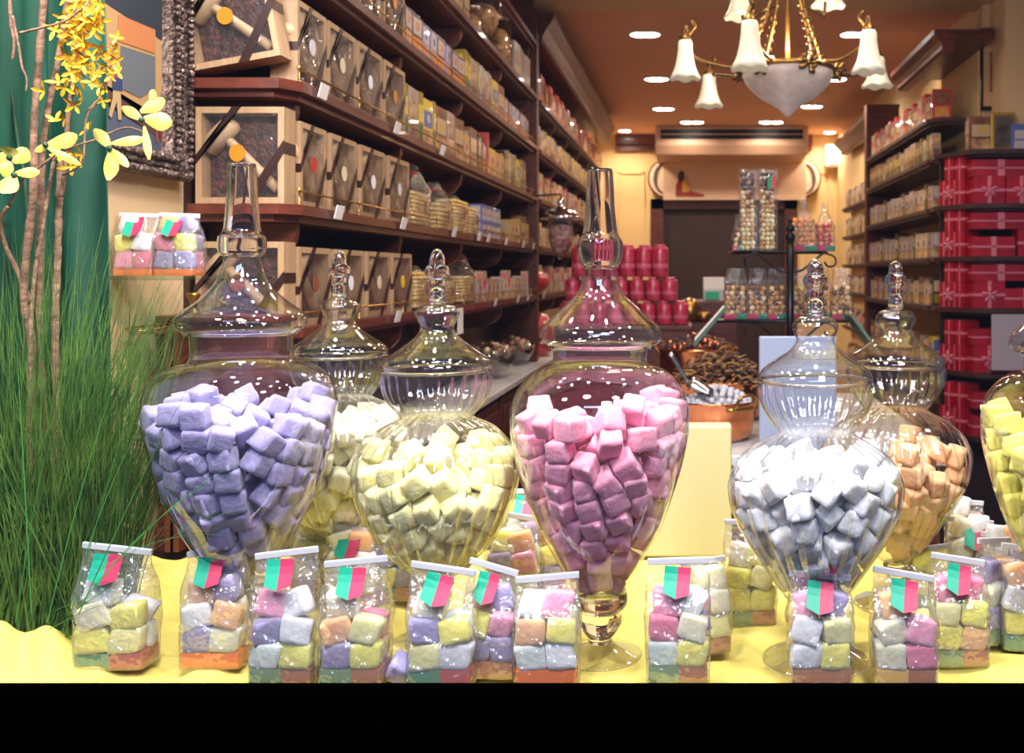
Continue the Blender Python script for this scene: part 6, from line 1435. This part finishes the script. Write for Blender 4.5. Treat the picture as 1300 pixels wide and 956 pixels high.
# ------------------------------------------------------------------ far counter with red tins
YR = 4.6; a = P(708, 412, YR); b = P(876, 412, YR)
m = MB(); m.box(a.x, b.x, YR-.1, YR+.3, 0, a.z-.022); m.box(a.x-.01, b.x+.01, YR-.11, YR+.31, a.z-.022, a.z-.001); o = m.build('back_cabinet', M_WOOD, bevel=.004); tag(o, 'dark cabinet behind the pink jar, carrying stacked red tins', 'cabinet')
M_CANR = mat('red_can', C(160, 16, 42), .35, coat=.4, c2=C(204, 60, 88), vscale=40)
M_CANB = mat('pink_band', C(206, 96, 120), .3, coat=.5)
def canmesh(r, h):
    mb = MB(); mb.lathe([(0, 0), (r*.95, 0), (r, .004), (r, h*.30)], (0, 0, 0), 20, mi=0); mb.lathe([(r, h*.30), (r*1.005, h*.31), (r*1.005, h*.44), (r, h*.45)], (0, 0, 0), 20, mi=1); mb.lathe([(r, h*.45), (r, h*.95), (r*.92, h), (0, h)], (0, 0, 0), 20, mi=0)
    mb.lathe([(r*.5, h+.0005), (r*.7, h+.006), (r*.6, h+.012), (0, h+.008)], (0, 0, 0), 12, mi=1)
    me = bpy.data.meshes.new('red_tin'); me.from_pydata(mb.v, [], mb.f)
    for q in (M_CANR, M_CANB): me.materials.append(q)
    me.polygons.foreach_set('material_index', mb.m); me.polygons.foreach_set('use_smooth', [True]*len(me.polygons)); return me
c1 = canmesh(.036, .098); c2m = canmesh(.037, .138)
for row, (x_end, z, me, n, wl) in enumerate(((864, a.z, c1, 8, 'bottom row'), (850, a.z+.111, c1, 7, 'middle row'), (838, a.z+.222, c2m, 6, 'top row'))):
    for i in range(n):
        for yy in (0, .08):
            q = P(x_end, 0, YR); o = bpy.data.objects.new('red_tin', me); o.location = (q.x-i*.0755, YR+yy, z); col.objects.link(o)
            tag(o, 'round red tin in the '+wl+' of the stack behind the pink jar', 'tin', 'stacked red tins, '+wl)
a = P(893, 352, 5.2); b = P(920, 382, 5.2)
t = thing('cash_register', ((a.x+b.x)/2, 5.3, b.z), 'pale till with a green screen left of the display stand', 'cash register')
m = MB(); m.prism([(a.x, 5.2, b.z), (a.x, 5.2, b.z+.06), (a.x, 5.24, a.z), (a.x, 5.42, a.z), (a.x, 5.42, b.z)], (b.x-a.x, 0, 0)); m.build('case', mat('till_grey', C(206, 198, 196), .4), t, bevel=.004)
m = MB(); m.box(a.x+.01, b.x-.03, 5.188, 5.199, b.z+.01, b.z+.05); m.build('screen', mat('till_green', C(50, 150, 110), .3, emit=C(50, 150, 110), es=.3), t)
a2 = P(866, 386, 5.2); b2 = P(935, 386, 5.2); m = MB(); m.box(a2.x, b2.x, 5.1, 5.6, 0, b.z-.001); o = m.build('till_counter', M_WOOD, bevel=.004); tag(o, 'dark till counter under the pale till', 'counter')
c_ = P(876, 400, 4.9); t_ = MB(); t_.lathe([(0, 0), (.03, .0), (.05, .02), (.055, .06), (.045, .10), (.02, .12), (0, .125)], (c_.x, 5.02, c_.z-.04), 24)
m = MB(); m.box(c_.x-.05, c_.x+.10, 4.94, 5.09, 0, c_.z-.041); o = m.build('plinth', M_WOOD); tag(o, 'small dark plinth left of the till', 'plinth')
o = t_.build('brass_pot', M_BRASS, smooth=True); tag(o, 'small shiny brass pot left of the till', 'pot')
t_ = MB(); t_.lathe([(0, 0), (.025, 0), (.036, .02), (.03, .05), (0, .052)], (c_.x+.07, 5.02, c_.z-.04), 20); o = t_.build('brass_cup', M_BRASS, smooth=True); tag(o, 'small brass cup right of the brass pot', 'cup')

# ------------------------------------------------------------------ right side shelving
XR = 1.20
RL = [-.77, -.47, -.165, .08, .33, .585]
M_RW = mat('dark_right_wood', C(58, 34, 30), .4, c2=C(76, 46, 40), vscale=8)
_sh = M_SHELF; M_SHELF = M_RW
shelving('wall_shelving', 'dark shelving along the right wall with packets and wrapped boxes', 4.98, 6.9, RL+[.79], XR, 1.455, -1, crown=(CZ+1.06, CZ+1.165), cy=(4.70, 5.73), ch=.05, zbase=0, endpanel=False, cornice_x=.05, backmat=M_CREAM)
shelving('wall_shelving', 'narrow far shelving in the back right corner', 7.05, 9.0, [-.77, -.47, -.165, .08, .33, .585], XR+.16, 1.455, -1, crown=(CZ+1.08, CZ+1.19), zbase=0, endpanel=False, backmat=M_CREAM)
m = MB(); m.box(XR+.02, 1.455, 6.93, 7.02, 0, CZ+1.19); o = m.build('pilaster', M_WOOD); tag(o, 'dark pilaster between the right shelving runs', 'pilaster')
# front unit facing the window
t = thing('end_shelving', (1.55, 4.82, 0), 'dark shelving facing the window at the right, stacked with red boxes', 'shelving')
m = MB(); m.box(1.24, 2.2, 4.945, 4.958, 0, CZ+.57); m.build('back_panel', M_WOODD, t)
for lv in RL:
    m = MB(); z = CZ+lv; m.prism([(1.19, 4.944, z-.022), (1.19, 4.86, z-.022), (1.33, 4.62, z-.022), (2.2, 4.62, z-.022), (2.2, 4.944, z-.022)], (0, 0, .022))
    m.prism([(1.22, 4.944, z-.034), (1.22, 4.88, z-.034), (1.345, 4.65, z-.034), (2.2, 4.65, z-.034), (2.2, 4.944, z-.034)], (0, 0, .012)); m.build('shelf', M_RW, t)
M_SHELF = _sh
def rbmesh(w, d, h, rib=1):
    mb = MB(); mb.box(-w/2, w/2, -d/2, d/2, 0, h, 0); e = .0012
    mb.box(-w/2-e, w/2+e, -d/2-e, d/2+e, h*.44, h*.54, 1)
    mb.box(-w*.06, w*.06, -d/2-e, d/2+e, -0+.0002, h+e, 1)
    c = Vector((0, -d/2-.004, h*.5))
    if rib:
        for s_ in range(5):
            a = s_*2*PI/5+.4; d_ = Vector((math.cos(a), 0, math.sin(a)))
            mb.tube([c, c+d_*h*.14+Vector((0, -.006, 0)), c+d_*h*.24, c+d_*h*.30], [.002, h*.055, h*.06, .003], 6, mi=1)
        mb.ball(c, h*.08, 8, mi=1)
    me = bpy.data.meshes.new('red_gift_box'); me.from_pydata(mb.v, [], mb.f)
    for q in (M_RED, M_PRIB): me.materials.append(q)
    me.polygons.foreach_set('material_index', mb.m); return me
RB1 = rbmesh(.145, .10, .128); RB2 = rbmesh(.27, .10, .077, 0); RB3 = rbmesh(.20, .10, .092, 0); RB4 = rbmesh(.06, .10, .12, 1); RB5 = rbmesh(.06, .10, .12, 0)
def rbox(me, x, y, z, rz, lab, g): 
    o = bpy.data.objects.new('red_gift_box', me); o.location = (x, y, z); o.rotation_euler = (0, 0, rz); col.objects.link(o); tag(o, lab, 'gift box', g)
lvn = {4: 'top', 3: 'second', 2: 'third', 1: 'fourth', 0: 'fifth'}
for li in (4, 3, 2, 1, 0):
    z = CZ+RL[li]+.0008; g = 'red ribboned boxes on the '+lvn[li]+' shelf'; w_ = ' on the '+lvn[li]+' right-hand shelf'
    x = 1.40
    for k in range(5):
        rbox(RB1 if (li+k) % 3 else RB3, x+(.0 if (li+k) % 3 else .02), 4.70, z, 0, 'red gift box with pink ribbon bow standing'+w_, g); x += .152 if (li+k) % 3 else .207
    z2_ = z+.1285+(.0 if True else 0)
    x = 1.455
    for k in range(3): rbox(RB2, x, 4.70, z2_+.0008, 0, 'long flat red gift box with pink ribbon lying'+w_, g); x += .277
    # narrow ones round the chamfered corner
    for k in range(4):
        f = (k+.5)/4; rbox(RB4 if k == 1 else RB5, 1.262+.075*f-.0, 4.86-.10*f, z, -PI/3, 'narrow red gift box at the corner'+w_, g)
        if k % 2: rbox(RB5, 1.262+.075*f, 4.86-.10*f, z+.122, -PI/3, 'upper narrow red gift box at the corner'+w_, g)
RW_ = 'on the right wall shelving, '
run(['redb', 'brown', 'redb', 'redb', 'redw', 'brown'], 5.05, 6.85, CZ+.79+.001, -1, XR, RW_+'top row', s=1.0, seed=31)
run(['olive', 'yol', 'white', 'yol', 'dark', 'yol', 'olive', 'yol'], 5.05, 6.85, CZ+RL[5]+.001, -1, XR, RW_+'second row', seed=32)
run(['taupe', 'dark', 'taupe', 'taupe', 'white'], 5.05, 6.85, CZ+RL[4]+.001, -1, XR, RW_+'third row', s=1.1, seed=33)
run(['taupe', 'taupe', 'taupe', 'dark'], 5.05, 6.85, CZ+RL[3]+.001, -1, XR, RW_+'fourth row', s=1.2, seed=34)
run(['dark', 'taupe', 'brown', 'taupe'], 5.05, 6.85, CZ+RL[2]+.001, -1, XR, RW_+'fifth row', s=1.1, seed=35)
run(['yellow', 'gold', 'taupe', 'brown'], 5.05, 6.85, CZ+RL[1]+.001, -1, XR, RW_+'sixth row', s=1.1, seed=36)
FR = 'on the far back-right shelving, '
for i, ks in enumerate((['brown', 'taupe'], ['redw', 'taupe', 'dark'], ['taupe', 'white', 'brown'], ['dark', 'taupe', 'olive'], ['olive', 'white', 'yol', 'dark'], ['dark', 'olive', 'white'])):
    run(ks*3, 7.1, 8.95, CZ+RL[i]+.001, -1, XR+.16, FR+['lowest row', 'second row up', 'third row up', 'fourth row up', 'fifth row up', 'top row'][i], s=1.15, seed=40+i, dx=.0)
# things on top of the front unit
zt_ = CZ+RL[5]+.001
t = thing('framed_photo', (P(1273, 0, 4.68).x, 4.7, zt_), 'small gold-framed dark picture standing above the red boxes', 'picture frame')
a = P(1258, 143, 4.7); b = P(1288, 186, 4.7)
m = MB(); m.box(a.x, b.x, 4.69, 4.71, zt_, a.z); m.build('gold_frame', mat('gold_frame_paint', C(190, 150, 60), .35, .5), t, bevel=.003)
m = MB(); m.box(a.x+.012, b.x-.012, 4.684, 4.691, zt_+.015, a.z-.015); m.build('picture', mat('dark_print', C(60, 56, 50), .3, c2=C(110, 100, 84), vscale=14), t)
pack('brown', P(1246, 0, 4.74).x, 4.76, zt_, 0, 'beside the small gold-framed picture', 1.25)
pack('yol', P(1234, 0, 4.78).x+.0, 4.80, zt_, 0, 'at the corner above the red boxes', 1.1)
pack('blue', P(1301, 0, 4.74).x, 4.74, zt_, 0, 'at the right edge above the red boxes', 2.0)
t = thing('framed_print', (P(1258, 0, 4.9).x, 4.93, CZ+.82), 'tall narrow black-framed print on the beige wall at upper right', 'picture')
a = P(1246, 36, 4.93); b = P(1271, 140, 4.93)
m = MB(); m.box(a.x, b.x, 4.93, 4.958, b.z, a.z); m.build('frame', M_BLACKM, t)
m = MB(); m.box(a.x+.010, b.x-.022, 4.925, 4.931, b.z+.02, a.z-.035); m.build('mount', mat('mount_beige', C(196, 160, 120), .6), t)
m = MB(); m.box(a.x+.04, b.x-.03, 4.922, 4.926, b.z+.09, a.z-.12); m.build('print', mat('print_brown', C(150, 108, 84), .6, c2=C(96, 70, 60), vscale=12), t)
# blank card on the right-hand boxes
a = P(1259, 399, 4.55); b = P(1330, 470, 4.55)
t = thing('notice_card', ((a.x+b.x)/2, 4.56, b.z), 'pale mauve-grey notice card in front of the red boxes at right', 'sign')
m = MB(); m.box(a.x, b.x, 4.55, 4.556, b.z, a.z); m.build('card', mat('mauve_card', C(176, 160, 166), .5), t)
m = MB(); q = P(1299, 438, 4.545)
for k in range(5): m.tube([q, q+Vector((.012*math.cos(k*1.256+.3), -.001, .02*math.sin(k*1.256+.3)))], [.002, .0045], 5)
m.build('flower_mark', mat('ink_grey', C(96, 84, 90), .5), t)
m = MB(); m.box(a.x, b.x, 4.556, 4.62, b.z-.004, b.z-.0005); m.build('bracket', M_BLACKM, t)
# acrylic box edge left of the lowest red boxes
# ------------------------------------------------------------------ light
w = bpy.data.worlds.new('street'); sc.world = w; w.use_nodes = True
bg = w.node_tree.nodes['Background']; bg.inputs['Color'].default_value = (.26, .32, .50, 1); bg.inputs['Strength'].default_value = .30
for x, y, e in ((-.95, 1.24, 1), (-.80, 1.50, .8), (-.62, 1.18, 1), (-.45, 1.50, .8), (-.30, 1.20, 1), (-.12, 1.50, .8), (.02, 1.18, 1), (.20, 1.50, .8), (.33, 1.20, 1), (.52, 1.45, .8)):
    spotlamp('display_spot', (x, y, CZ+.95), 3.2*e, NEUT, .045, 150, (x*.95, y+.12, TZ))
# unseen fill lights added on the pavement side to brighten the display front
spotlamp('outside_fill_light', (.5, -1.0, 3.4), 40, (1, .95, .92), .7, 170, (-.1, 1.3, 1.0))
for x in (-.95, -.35, .30): spotlamp('bag_fill_light', (x, .62, 2.25), 19, (1, .96, .94), .16, 170, (x*.9, 1.2, .95))  # row of lights added out of view so the front bags read brighter
for x, y, z, e in ((-.1, 2.9, 1.33, 8), (.6, 2.9, 1.33, 6), (-.1, 4.3, 1.33, 8), (.7, 4.3, 1.33, 4)):
    spotlamp('shop_light', (x, y, CZ+z), e, WARM, .16, 165)
spotlamp('picture_light', (-.75, 1.75, CZ+1.1), 4, NEUT, .06, 120, (-.9, 1.8, CZ+.1))
o = spotlamp('blue_reflection_light', (-.2, -3.2, 4.2), 60, (.35, .52, 1), 1, 170, (-.2, 1.3, 1.2)); o.data.shape = 'RECTANGLE'; o.data.size = 2.6; o.data.size_y = .45  # unseen blue panel, added to put blue reflections on the jars
L = bpy.data.lights.new('bowl_lamp', 'POINT'); L.energy = 16; L.color = WARM; L.shadow_soft_size = .04
o = bpy.data.objects.new('bowl_lamp', L); o.location = (cx_, cy_, zr+.06); col.objects.link(o)
# ------------------------------------------------------------------ camera
cam = bpy.data.cameras.new('camera'); co = bpy.data.objects.new('camera', cam); col.objects.link(co)
co.location = (0, 0, CZ); co.rotation_euler = (PI/2, 0, 0)
cam.sensor_width = 36; cam.sensor_fit = 'HORIZONTAL'; cam.lens = 36*F/1300
cam.shift_x = -(VX-650)/1300; cam.shift_y = -(478-VY)/1300
cam.clip_start = .05; cam.clip_end = 60
cam.dof.use_dof = True; cam.dof.focus_distance = 1.26; cam.dof.aperture_fstop = 9.0
sc.camera = co
vs_ = sc.view_settings; vs_.view_transform = 'Standard'; vs_.look = 'None'; vs_.gamma = 1; vs_.exposure = 0.0; vs_.use_curve_mapping = False
cy = sc.cycles; cy.max_bounces = 14; cy.transparent_max_bounces = 40; cy.transmission_bounces = 10; cy.glossy_bounces = 4; cy.diffuse_bounces = 3
cy.sample_clamp_indirect = 6; cy.caustics_reflective = False; cy.caustics_refractive = False; cy.use_denoising = True
